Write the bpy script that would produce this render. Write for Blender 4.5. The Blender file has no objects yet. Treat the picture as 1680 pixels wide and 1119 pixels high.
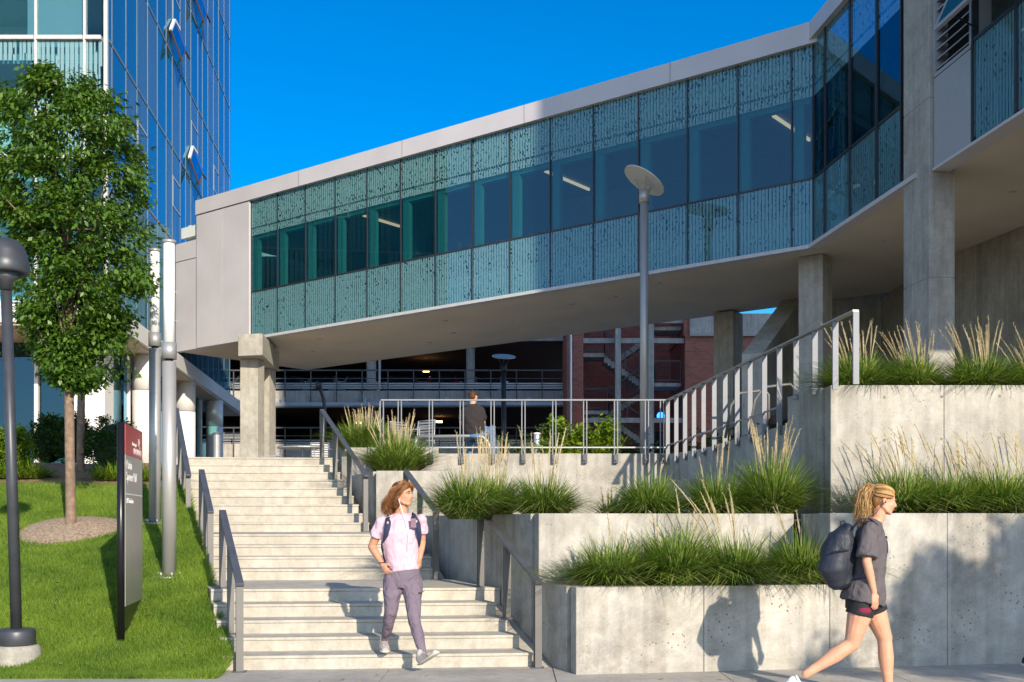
import bpy, bmesh, math, random
import numpy as np
from mathutils import Vector, Matrix
rnd = random.Random(7)
R = math.radians
S = bpy.context.scene
COL = S.collection

# ------------------------------------------------------------------ camera, sky, sun, exposure
CAMZ = 1.45
FPX = 1850.0            # focal length in photo pixels (photo 1680 wide)
HOR = 855.0             # horizon row
cam_d = bpy.data.cameras.new("camera"); cam = bpy.data.objects.new("camera", cam_d); COL.objects.link(cam)
cam.location = (0, 0, CAMZ); cam.rotation_euler = (R(90), 0, 0)
cam_d.sensor_width = 36; cam_d.lens = 36 * FPX / 1680; cam_d.shift_y = (HOR - 559.5) / 1680
cam_d.clip_start = 0.1; cam_d.clip_end = 3000
S.camera = cam
SUN_EL = R(22.0); SAZ = Vector((0.39, -0.92, 0)).normalized()      # horizontal direction TOWARDS the sun
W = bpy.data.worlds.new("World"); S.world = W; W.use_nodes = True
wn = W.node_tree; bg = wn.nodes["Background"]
sky = wn.nodes.new("ShaderNodeTexSky"); sky.sky_type = 'NISHITA'; sky.sun_disc = False
sky.sun_elevation = SUN_EL; sky.sun_rotation = math.atan2(SAZ.x, SAZ.y)
sky.air_density = 1.0; sky.dust_density = 0.1; sky.ozone_density = 4.0
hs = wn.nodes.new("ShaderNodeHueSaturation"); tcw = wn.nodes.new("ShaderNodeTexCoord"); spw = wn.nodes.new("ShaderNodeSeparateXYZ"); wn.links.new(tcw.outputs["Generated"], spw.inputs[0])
mrs = wn.nodes.new("ShaderNodeMapRange"); wn.links.new(spw.outputs[1], mrs.inputs[0])     # deep blue opposite the sun; its side paled and brightened as added fill light
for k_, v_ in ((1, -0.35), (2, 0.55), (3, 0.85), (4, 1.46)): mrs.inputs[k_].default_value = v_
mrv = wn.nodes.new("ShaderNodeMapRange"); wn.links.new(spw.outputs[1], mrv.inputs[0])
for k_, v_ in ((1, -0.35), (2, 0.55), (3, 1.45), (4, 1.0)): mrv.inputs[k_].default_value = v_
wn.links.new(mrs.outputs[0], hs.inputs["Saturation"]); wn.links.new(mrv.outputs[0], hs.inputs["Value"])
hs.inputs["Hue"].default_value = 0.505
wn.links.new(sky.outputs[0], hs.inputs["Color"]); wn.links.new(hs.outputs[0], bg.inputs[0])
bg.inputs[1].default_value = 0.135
sd = bpy.data.lights.new("sun", 'SUN'); sd.energy = 4.6; sd.angle = R(0.6); sd.color = (1.0, 0.87, 0.70)
sun = bpy.data.objects.new("sun", sd); COL.objects.link(sun)
sv = Vector((SAZ.x * math.cos(SUN_EL), SAZ.y * math.cos(SUN_EL), math.sin(SUN_EL)))
sun.rotation_euler = sv.to_track_quat('Z', 'Y').to_euler(); sun.location = (20, -40, 30)
S.view_settings.view_transform = 'Standard'; S.view_settings.look = 'None'
S.view_settings.exposure = 0.42; S.view_settings.gamma = 1
S.render.engine = 'CYCLES'
S.cycles.max_bounces = 8; S.cycles.diffuse_bounces = 5; S.cycles.glossy_bounces = 4
S.cycles.transparent_max_bounces = 12; S.cycles.transmission_bounces = 3
S.cycles.use_denoising = True; S.cycles.caustics_reflective = False; S.cycles.caustics_refractive = False

def P(px, py, Y):
    return Vector(((px - 840) / FPX * Y, Y, CAMZ + (HOR - py) / FPX * Y))

# ------------------------------------------------------------------ materials
def nodes_of(name):
    m = bpy.data.materials.new(name); m.use_nodes = True
    nt = m.node_tree; b = nt.nodes["Principled BSDF"]
    return m, nt, b
def N(nt, t, **kw):
    n = nt.nodes.new(t)
    for k, v in kw.items():
        if k in n.inputs: n.inputs[k].default_value = v
        else: setattr(n, k, v)
    return n
def L(nt, a, b): nt.links.new(a, b)
def c4(c): return (c[0], c[1], c[2], 1)
def ramp(nt, fac, stops):
    r = N(nt, "ShaderNodeValToRGB"); e = r.color_ramp.elements
    while len(e) < len(stops): e.new(0.5)
    for i, (p, c) in enumerate(stops):
        e[i].position = p; e[i].color = c4(c) if len(c) == 3 else c
    L(nt, fac, r.inputs[0]); return r
def mixc(nt, fac, a, b, mode='MIX'):
    m = N(nt, "ShaderNodeMix", data_type='RGBA', blend_type=mode)
    for s, v in ((0, fac), (6, a), (7, b)):
        if hasattr(v, 'is_output'): L(nt, v, m.inputs[s])
        else: m.inputs[s].default_value = v if s == 0 else c4(v)
    return m.outputs[2]
def math_(nt, op, a, b=0.0, c=0.0):
    m = N(nt, "ShaderNodeMath", operation=op)
    for i, v in enumerate((a, b, c)):
        if hasattr(v, 'is_output'): L(nt, v, m.inputs[i])
        else: m.inputs[i].default_value = v
    return m.outputs[0]
def coords(nt, kind="Object", scale=(1, 1, 1)):
    t = N(nt, "ShaderNodeTexCoord"); mp = N(nt, "ShaderNodeMapping"); mp.inputs["Scale"].default_value = scale
    L(nt, t.outputs[kind], mp.inputs[0]); return mp.outputs[0]
def plain(name, col, rough=0.6, metal=0.0, var=0.06, scale=6.0, bump=0.0, coat=0.0, spec=0.5, fold=0.0, fs=(9, 9, 5), seed=0.0, rand=0.0):
    m, nt, b = nodes_of(name)
    n = N(nt, "ShaderNodeTexNoise", Scale=scale, Detail=5.0); L(nt, coords(nt), n.inputs["Vector"])
    r = ramp(nt, n.outputs[0], [(0.3, [c * (1 - var) for c in col]), (0.7, [min(1, c * (1 + var)) for c in col])])
    L(nt, r.outputs[0], b.inputs["Base Color"])
    b.inputs["Roughness"].default_value = rough; b.inputs["Metallic"].default_value = metal
    b.inputs["Coat Weight"].default_value = coat; b.inputs["Specular IOR Level"].default_value = spec
    if fold:
        n3 = N(nt, "ShaderNodeTexNoise", Scale=1.0, Detail=3.0, Roughness=0.45, Distortion=1.6); L(nt, coords(nt, scale=fs), n3.inputs["Vector"])
        rr = ramp(nt, n3.outputs[0], [(0.3, (0, 0, 0)), (0.5, (0.75, 0.75, 0.75)), (0.7, (1, 1, 1))])
        bp = N(nt, "ShaderNodeBump", Strength=fold, Distance=0.03); L(nt, rr.outputs[0], bp.inputs["Height"]); L(nt, bp.outputs[0], b.inputs["Normal"])
    elif bump:
        n2 = N(nt, "ShaderNodeTexNoise", Scale=scale * 12, Detail=4.0); L(nt, coords(nt), n2.inputs["Vector"])
        bp = N(nt, "ShaderNodeBump", Strength=bump, Distance=0.01); L(nt, n2.outputs[0], bp.inputs["Height"]); L(nt, bp.outputs[0], b.inputs["Normal"])
    return m
def concrete(name, col, blot=0.35, pores=1.0, streak=0.5, boards=0.0, warm=0.0, rough=0.85, vary=0.0):
    m, nt, b = nodes_of(name); co = coords(nt)
    n1 = N(nt, "ShaderNodeTexNoise", Scale=0.9, Detail=8.0, Roughness=0.62); L(nt, co, n1.inputs["Vector"])
    n2 = N(nt, "ShaderNodeTexNoise", Scale=7.0, Detail=8.0, Roughness=0.7); L(nt, co, n2.inputs["Vector"])
    n3 = N(nt, "ShaderNodeTexNoise", Scale=1.0, Detail=6.0); L(nt, coords(nt, scale=(9, 9, 0.55)), n3.inputs["Vector"])
    c = ramp(nt, n1.outputs[0], [(0.33, [x * (1 - blot) for x in col]), (0.5, [x * 0.95 for x in col]), (0.68, [min(1, x * (1 + blot * 0.55)) for x in col])]).outputs[0]
    c = mixc(nt, 0.5, c, ramp(nt, n2.outputs[0], [(0.35, [0.62] * 3), (0.62, [1.0] * 3)]).outputs[0], 'MULTIPLY')
    c = mixc(nt, streak, c, ramp(nt, n3.outputs[0], [(0.38, (0.66, 0.65, 0.62)), (0.55, (1, 1, 1)), (0.72, (1.0, 1.0, 1.0))]).outputs[0], 'MULTIPLY')
    n4 = N(nt, "ShaderNodeTexNoise", Scale=55.0, Detail=3.0, Roughness=0.7); L(nt, co, n4.inputs["Vector"])
    c = mixc(nt, 0.45, c, ramp(nt, n4.outputs[0], [(0.3, [0.68] * 3), (0.66, [1.06] * 3)]).outputs[0], 'MULTIPLY')
    n5 = N(nt, "ShaderNodeTexNoise", Scale=2.1, Detail=5.0, Roughness=0.75); L(nt, coords(nt, scale=(1, 1, 0.7)), n5.inputs["Vector"])
    c = mixc(nt, 0.4, c, ramp(nt, n5.outputs[0], [(0.44, (1, 1, 1)), (0.56, (0.80, 0.76, 0.68)), (0.62, (0.95, 0.93, 0.88))]).outputs[0], 'MULTIPLY')
    h = n2.outputs[0]
    if pores:
        v = N(nt, "ShaderNodeTexVoronoi", Scale=21.0); L(nt, co, v.inputs["Vector"])
        vr = N(nt, "ShaderNodeTexNoise", Scale=2.4, Detail=3.0); L(nt, co, vr.inputs["Vector"])
        th = math_(nt, 'MULTIPLY', math_(nt, 'SUBTRACT', vr.outputs[0], 0.40), 0.55 * pores)
        pore = math_(nt, 'LESS_THAN', v.outputs["Distance"], th)
        c = mixc(nt, pore, c, [x * 0.30 for x in col])
    if boards:
        sep = N(nt, "ShaderNodeSeparateXYZ"); L(nt, co, sep.inputs[0])
        w = math_(nt, 'ADD', sep.outputs[0], math_(nt, 'MULTIPLY', sep.outputs[1], 0.63))
        f = math_(nt, 'FRACT', math_(nt, 'MULTIPLY', w, 1 / boards))
        fl = N(nt, "ShaderNodeTexWhiteNoise", noise_dimensions='1D'); L(nt, math_(nt, 'FLOOR', math_(nt, 'MULTIPLY', w, 1 / boards)), fl.inputs["W"])
        c = mixc(nt, math_(nt, 'MULTIPLY', math_(nt, 'LESS_THAN', f, 0.05), 0.45), c, [x * 0.45 for x in col])
        c = mixc(nt, 0.18, c, ramp(nt, fl.outputs["Value"], [(0, (0.75, 0.75, 0.75)), (1, (1, 1, 1))]).outputs[0], 'MULTIPLY')
    if vary:
        oi = N(nt, "ShaderNodeObjectInfo"); c = mixc(nt, 1.0, c, ramp(nt, oi.outputs["Random"], [(0, [1 - vary] * 3), (1, [1.0] * 3)]).outputs[0], 'MULTIPLY')
    L(nt, c, b.inputs["Base Color"]); b.inputs["Roughness"].default_value = rough; b.inputs["Specular IOR Level"].default_value = 0.25
    bp = N(nt, "ShaderNodeBump", Strength=0.35, Distance=0.012); L(nt, h, bp.inputs["Height"]); L(nt, bp.outputs[0], b.inputs["Normal"])
    return m
def attr_mat(name, c0, c1, rough=0.6, trans=0.35, spec=0.3, vs=0.0):
    """foliage: colour varies per blade/leaf by the 'tint' attribute"""
    m, nt, b = nodes_of(name)
    a = N(nt, "ShaderNodeAttribute", attribute_name="tint")
    r = ramp(nt, a.outputs["Fac"], [(0.0, c0), (1.0, c1)])
    L(nt, r.outputs[0], b.inputs["Base Color"]); b.inputs["Roughness"].default_value = rough; b.inputs["Specular IOR Level"].default_value = spec
    if trans:
        t = N(nt, "ShaderNodeBsdfTranslucent"); mix = N(nt, "ShaderNodeMixShader"); mix.inputs[0].default_value = trans
        tc = mixc(nt, 1.0, r.outputs[0], (1.2, 1.25, 0.5), 'MULTIPLY'); L(nt, tc, t.inputs[0])
        L(nt, b.outputs[0], mix.inputs[1]); L(nt, t.outputs[0], mix.inputs[2])
        L(nt, mix.outputs[0], nt.nodes["Material Output"].inputs[0])
    return m
def glass(name, tint, refl=1.0, rough=0.0, ior=1.55, trans_w=1.0, body=(0.02, 0.08, 0.10)):
    """architectural glass: tinted see-through pane with Fresnel reflection"""
    m, nt, b = nodes_of(name); nt.nodes.remove(b)
    out = nt.nodes["Material Output"]
    tr = N(nt, "ShaderNodeBsdfTransparent"); tr.inputs[0].default_value = c4([t_ ** .5 for t_ in tint])
    df = N(nt, "ShaderNodeBsdfDiffuse"); df.inputs[0].default_value = c4(body)
    gl = N(nt, "ShaderNodeBsdfGlossy"); gl.inputs["Roughness"].default_value = rough; gl.inputs[0].default_value = (0.36, 0.74, 1, 1)
    m0 = N(nt, "ShaderNodeMixShader"); m0.inputs[0].default_value = 1 - trans_w; L(nt, tr.outputs[0], m0.inputs[1]); L(nt, df.outputs[0], m0.inputs[2])
    fr = N(nt, "ShaderNodeFresnel", IOR=ior)
    n = N(nt, "ShaderNodeTexNoise", Scale=0.55, Detail=2.0); L(nt, coords(nt), n.inputs["Vector"])
    bp = N(nt, "ShaderNodeBump", Strength=0.06, Distance=0.05); L(nt, n.outputs[0], bp.inputs["Height"]); L(nt, bp.outputs[0], gl.inputs["Normal"])
    mx = N(nt, "ShaderNodeMixShader")
    f2 = math_(nt, 'MULTIPLY', fr.outputs[0], refl); geo = N(nt, "ShaderNodeNewGeometry"); f2 = math_(nt, 'MULTIPLY', math_(nt, 'MINIMUM', f2, 0.9), math_(nt, 'SUBTRACT', 1.0, geo.outputs["Backfacing"]))
    L(nt, f2, mx.inputs[0]); L(nt, m0.outputs[0], mx.inputs[1]); L(nt, gl.outputs[0], mx.inputs[2]); L(nt, mx.outputs[0], out.inputs[0])
    return m
def frit(name, ink, tint, density=0.5, refl=1.6, period=0.09, dash=0.035, dots=True, ztop=0.0, zbot=0.0):
    """glass with a baked pattern of broken vertical lines (UV in metres)"""
    m = glass(name, tint, refl); nt = m.node_tree; out = nt.nodes["Material Output"]
    top = out.inputs[0].links[0].from_node          # fresnel mix
    under = top.inputs[1].links[0].from_socket
    uv = N(nt, "ShaderNodeUVMap", uv_map="UVMap"); sp = N(nt, "ShaderNodeSeparateXYZ"); L(nt, uv.outputs[0], sp.inputs[0])
    u, v = sp.outputs[0], sp.outputs[1]
    cu = math_(nt, 'FLOOR', math_(nt, 'MULTIPLY', u, 1 / period)); fu = math_(nt, 'FRACT', math_(nt, 'MULTIPLY', u, 1 / period))
    wn1 = N(nt, "ShaderNodeTexWhiteNoise", noise_dimensions='1D'); L(nt, cu, wn1.inputs["W"])
    cv = math_(nt, 'FLOOR', math_(nt, 'ADD', math_(nt, 'MULTIPLY', v, 1 / dash), math_(nt, 'MULTIPLY', wn1.outputs["Value"], 7)))
    cb = N(nt, "ShaderNodeCombineXYZ"); L(nt, cu, cb.inputs[0]); L(nt, cv, cb.inputs[1])
    sub = math_(nt, 'FLOOR', math_(nt, 'MULTIPLY', fu, 3)); L(nt, sub, cb.inputs[2])
    wn2 = N(nt, "ShaderNodeTexWhiteNoise", noise_dimensions='3D'); L(nt, cb.outputs[0], wn2.inputs["Vector"])
    n = N(nt, "ShaderNodeTexNoise", Scale=1.0, Detail=2.0)
    cb2 = N(nt, "ShaderNodeCombineXYZ"); L(nt, math_(nt, 'MULTIPLY', u, 3.2), cb2.inputs[0]); L(nt, math_(nt, 'MULTIPLY', v, 0.9), cb2.inputs[1]); L(nt, cb2.outputs[0], n.inputs["Vector"])
    thr = math_(nt, 'ADD', math_(nt, 'ADD', density - 0.45, math_(nt, 'MULTIPLY', math_(nt, 'GREATER_THAN', sub, 0.5), 0.45)), math_(nt, 'ADD', 0.16, math_(nt, 'MULTIPLY', n.outputs[0], 0.38)))
    if ztop:
        d_ = math_(nt, 'ABSOLUTE', math_(nt, 'SUBTRACT', v, ztop)); row = math_(nt, 'LESS_THAN', math_(nt, 'PINGPONG', math_(nt, 'ADD', d_, .035), zbot), .028)
        near = math_(nt, 'MULTIPLY', row, math_(nt, 'LESS_THAN', d_, zbot * (2.6 if zbot > .1 else 1.2)))
        thr = math_(nt, 'SUBTRACT', thr, math_(nt, 'MULTIPLY', near, math_(nt, 'MULTIPLY', math_(nt, 'GREATER_THAN', fu, .45), 1.2)))
    mark = math_(nt, 'LESS_THAN', wn2.outputs["Value"], thr)
    gap = math_(nt, 'GREATER_THAN', fu, 0.2)
    mark = math_(nt, 'MULTIPLY', mark, gap)
    df = N(nt, "ShaderNodeBsdfDiffuse"); df.inputs[0].default_value = c4(ink)
    mx = N(nt, "ShaderNodeMixShader"); L(nt, math_(nt, 'MULTIPLY', mark, 0.72), mx.inputs[0]); L(nt, under, mx.inputs[1]); L(nt, df.outputs[0], mx.inputs[2])
    L(nt, mx.outputs[0], top.inputs[1])
    return m
def brick_mat(name):
    m, nt, b = nodes_of(name)
    t = N(nt, "ShaderNodeTexCoord"); sp = N(nt, "ShaderNodeSeparateXYZ"); L(nt, t.outputs["Object"], sp.inputs[0])
    cb = N(nt, "ShaderNodeCombineXYZ"); L(nt, math_(nt, 'ADD', sp.outputs[0], sp.outputs[1]), cb.inputs[0]); L(nt, sp.outputs[2], cb.inputs[1])
    br = N(nt, "ShaderNodeTexBrick", Scale=1.0); br.inputs["Color1"].default_value = (0.52, 0.14, 0.085, 1); br.inputs["Color2"].default_value = (0.36, 0.085, 0.055, 1)
    br.inputs["Mortar"].default_value = (0.28, 0.20, 0.16, 1); br.inputs["Mortar Size"].default_value = 0.012
    br.inputs["Brick Width"].default_value = 0.26; br.inputs["Row Height"].default_value = 0.095
    L(nt, cb.outputs[0], br.inputs["Vector"]); L(nt, br.outputs[0], b.inputs["Base Color"]); b.inputs["Roughness"].default_value = 0.9
    return m
def emis(name, col, st):
    m, nt, b = nodes_of(name); b.inputs["Base Color"].default_value = c4(col); b.inputs["Emission Color"].default_value = c4(col); b.inputs["Emission Strength"].default_value = st
    return m
M = {}
M['wall'] = concrete('concrete_wall', (0.51, 0.485, 0.43), blot=0.34, pores=1.25, streak=0.42)
M['board'] = concrete('concrete_board_formed', (0.52, 0.51, 0.47), blot=0.3, pores=0.5, streak=0.4, boards=0.24)
M['stair'] = concrete('concrete_stair', (0.60, 0.565, 0.485), blot=0.10, pores=0.0, streak=0.22, vary=0.08)
M['column'] = concrete('concrete_column', (0.48, 0.46, 0.42), blot=0.25, pores=0.5, streak=0.4)
M['columnlight'] = concrete('concrete_column_light', (0.50, 0.48, 0.42), blot=0.2, pores=0.3, streak=0.3)
M['walk'] = concrete('concrete_paving', (0.50, 0.475, 0.42), blot=0.22, pores=0.2, streak=0.0)
M['foot'] = concrete('concrete_footing', (0.42, 0.40, 0.35), blot=0.3, pores=1.0, streak=0.3)
M['garage'] = concrete('concrete_garage', (0.60, 0.58, 0.54), blot=0.2, pores=0.0, streak=0.5)
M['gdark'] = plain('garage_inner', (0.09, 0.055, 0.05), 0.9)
M['asphalt'] = plain('asphalt', (0.05, 0.05, 0.05), 0.9, var=0.2, bump=0.4)
M['soffit'] = plain('soffit_plaster', (0.62, 0.55, 0.44), 0.8, var=0.07, scale=0.7, bump=0.1)
M['seam'] = plain('dark_seam', (0.08, 0.08, 0.085), 0.8)
M['panel'] = plain('metal_panel', (0.56, 0.535, 0.55), 0.42, metal=0.0, var=0.06, scale=0.9)
M['panelgrey'] = plain('grey_metal_panel', (0.36, 0.37, 0.39), 0.5, metal=0.0, var=0.03)
M['white'] = plain('white_paint', (0.80, 0.80, 0.78), 0.5, var=0.03)
M['inner_white'] = plain('interior_white', (0.72, 0.78, 0.74), 0.8, var=0.04)
M['glassw'] = glass('wing_glass', (0.12, 0.36, 0.34), refl=0.9)
M['fin'] = plain('fin_grey', (0.27, 0.34, 0.31), 0.7)
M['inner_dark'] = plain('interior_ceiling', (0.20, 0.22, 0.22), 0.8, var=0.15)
M['mull'] = plain('mullion_dark', (0.05, 0.05, 0.055), 0.4, metal=0.5)
M['mull_light'] = plain('mullion_light', (0.50, 0.50, 0.50), 0.45)
M['mull_blue'] = plain('mullion_grey', (0.16, 0.21, 0.26), 0.5)
M['post'] = plain('post_steel', (0.15, 0.145, 0.135), 0.5, metal=0.15, var=0.1, scale=4)
M['ramp_post'] = plain('ramp_post_grey', (0.22, 0.23, 0.25), 0.5, var=0.08, scale=4)
M['steel'] = plain('brushed_steel', (0.38, 0.38, 0.38), 0.5, metal=0.5, var=0.08, scale=3)
M['rail'] = plain('handrail_steel', (0.09, 0.095, 0.11), 0.42, metal=0.2, var=0.14, scale=4)
M['pole'] = plain('pole_grey', (0.42, 0.41, 0.39), 0.42, metal=0.4, var=0.05, scale=3)
M['darkpole'] = plain('pole_dark', (0.06, 0.065, 0.075), 0.42, metal=0.3, var=0.2, scale=5)
M['black'] = plain('black_metal', (0.012, 0.012, 0.014), 0.28, metal=0.2)
M['frost'] = plain('frosted_tube', (0.88, 0.88, 0.86), 0.25, var=0.01, coat=0.4)
M['disc'] = plain('lamp_disc', (0.62, 0.60, 0.54), 0.5, var=0.04)
M['bark'] = plain('bark', (0.24, 0.165, 0.115), 0.85, var=0.35, scale=14, bump=0.8)
M['mulch'] = plain('mulch', (0.36, 0.21, 0.135), 0.95, var=0.6, scale=26, bump=1.0)
M['soil'] = plain('soil', (0.09, 0.06, 0.035), 0.95, var=0.5, scale=20, bump=1.0)
M['lawn'] = plain('lawn_soil', (0.07, 0.14, 0.016), 0.95, var=0.35, scale=3, bump=0.6)
M['brick'] = brick_mat('brick')
M['glassb'] = glass('bridge_glass', (0.17, 0.52, 0.52), refl=2.2, trans_w=0.96, body=(0.02, 0.15, 0.19))
M['fritb'] = frit('fritted_glass', (0.17, 0.325, 0.345), (0.34, 0.62, 0.64), density=0.62, refl=1.9, period=0.085, dash=0.05, ztop=8.70, zbot=0.09)
M['fritup'] = frit('fritted_glass_upper', (0.18, 0.335, 0.335), (0.34, 0.62, 0.62), density=0.55, refl=1.9, period=0.085, dash=0.05, ztop=10.52, zbot=0.12)
M['tglass'] = glass('tower_glass', (0.12, 0.34, 0.42), refl=1.1, trans_w=0.2, body=(0.02, 0.14, 0.20))
M['tfrit'] = frit('tower_fritted_glass', (0.12, 0.26, 0.33), (0.05, 0.18, 0.28), density=0.85, refl=0.8, period=0.16, dash=3.0)
M['tclear'] = glass('tower_front_glass', (0.42, 0.70, 0.74), refl=1.3)
M['tfrontfrit'] = frit('tower_front_fritted', (0.26, 0.42, 0.43), (0.35, 0.62, 0.68), density=0.5, refl=1.2, period=0.12, dash=1.3)
M['spandrel'] = plain('spandrel_glass', (0.40, 0.50, 0.46), 0.2, coat=0.5, var=0.03)
M['podglass'] = glass('podium_glass', (0.10, 0.28, 0.26), refl=2.0)
M['red'] = plain('sign_red', (0.42, 0.03, 0.035), 0.4, var=0.05)
M['signgrey'] = plain('sign_grey', (0.30, 0.29, 0.275), 0.35, metal=0.3, var=0.03)
M['signwhite'] = plain('sign_white', (0.85, 0.85, 0.85), 0.5)
M['lightstrip'] = emis('light_strip', (1.0, 0.31, 0.19), 2.0)
M['lamp_on'] = emis('lamp_lit', (1.0, 0.62, 0.28), 6)
M['bluelamp'] = emis('blue_lamp_lit', (0.03, 0.25, 1.0), 3)
M['leaf'] = attr_mat('tree_leaf', (0.022, 0.07, 0.008), (0.155, 0.285, 0.03), trans=0.3, spec=0.45, rough=0.45)
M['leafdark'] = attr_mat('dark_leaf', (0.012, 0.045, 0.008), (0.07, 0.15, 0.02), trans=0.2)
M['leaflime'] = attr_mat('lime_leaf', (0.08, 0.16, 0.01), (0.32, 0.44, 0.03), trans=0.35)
M['blade'] = attr_mat('grass_blade', (0.02, 0.075, 0.010), (0.34, 0.46, 0.07), trans=0.3)
M['lawnblade'] = attr_mat('lawn_blade', (0.06, 0.14, 0.012), (0.28, 0.40, 0.05), trans=0.35)
M['plume'] = attr_mat('seed_head', (0.42, 0.33, 0.18), (0.74, 0.63, 0.42), trans=0.25)
M['skin'] = plain('skin', (0.54, 0.27, 0.165), 0.6, var=0.14, scale=14)
M['skin2'] = plain('skin_fair', (0.63, 0.32, 0.20), 0.6, var=0.13, scale=13)
M['shirt_pink'] = plain('pink_cotton', (0.64, 0.43, 0.50), 0.9, var=0.03, scale=5, fold=0.42, fs=(7, 7, 4))
M['trousers'] = plain('grey_purple_knit', (0.165, 0.13, 0.17), 0.85, var=0.12, scale=5, fold=0.55, fs=(8, 8, 6))
M['shirt_grey'] = plain('grey_cotton', (0.105, 0.092, 0.098), 0.9, var=0.1, scale=6, fold=0.5, fs=(8, 8, 4))
M['shirt_dark'] = plain('black_cotton', (0.025, 0.02, 0.022), 0.9)
M['jeans'] = plain('blue_denim', (0.08, 0.17, 0.30), 0.9, var=0.15)
M['shorts'] = plain('black_shorts', (0.012, 0.012, 0.014), 0.8)
M['maroon'] = plain('maroon_cloth', (0.20, 0.01, 0.045), 0.85)
M['navy'] = plain('navy_webbing', (0.02, 0.028, 0.075), 0.8, var=0.1)
M['packgrey'] = plain('slate_nylon', (0.022, 0.028, 0.042), 0.6, var=0.12, fold=0.3, fs=(7, 7, 5))
M['packdark'] = plain('dark_nylon', (0.025, 0.03, 0.045), 0.6, var=0.12, bump=0.2)
M['hair_brown'] = attr_mat('brown_hair', (0.10, 0.035, 0.012), (0.42, 0.20, 0.075), trans=0.0, rough=0.5, spec=0.4)
M['hair_blond'] = attr_mat('blond_hair', (0.22, 0.10, 0.03), (0.72, 0.48, 0.20), trans=0.0, rough=0.5, spec=0.4)
M['hair_short'] = attr_mat('short_brown_hair', (0.07, 0.03, 0.012), (0.22, 0.09, 0.035), trans=0.0, rough=0.6)
M['shoe'] = plain('grey_sneaker', (0.42, 0.38, 0.36), 0.8, var=0.3, scale=30)
M['sole'] = plain('sneaker_sole', (0.62, 0.60, 0.50), 0.8)
M['shoe_white'] = plain('white_sneaker', (0.78, 0.78, 0.78), 0.7)
M['lip'] = plain('lip', (0.50, 0.15, 0.12), 0.5)
M['eye'] = plain('eye_dark', (0.03, 0.02, 0.015), 0.2)
M['redpaint'] = plain('red_car_paint', (0.30, 0.02, 0.02), 0.3, coat=0.8)
M['silver'] = plain('silver_car_paint', (0.45, 0.47, 0.50), 0.3, metal=0.5, coat=0.8)
M['darkcar'] = plain('dark_car_paint', (0.05, 0.06, 0.08), 0.3, coat=0.8)
M['carglass'] = plain('car_glass', (0.02, 0.03, 0.035), 0.08, coat=0.5)
M['headlight'] = plain('headlight_lens', (0.75, 0.78, 0.8), 0.15, coat=1.0)
M['taillight'] = plain('taillight_lens', (0.55, 0.02, 0.03), 0.2, coat=0.6)
M['tyre'] = plain('rubber', (0.02, 0.02, 0.02), 0.9)

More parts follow.
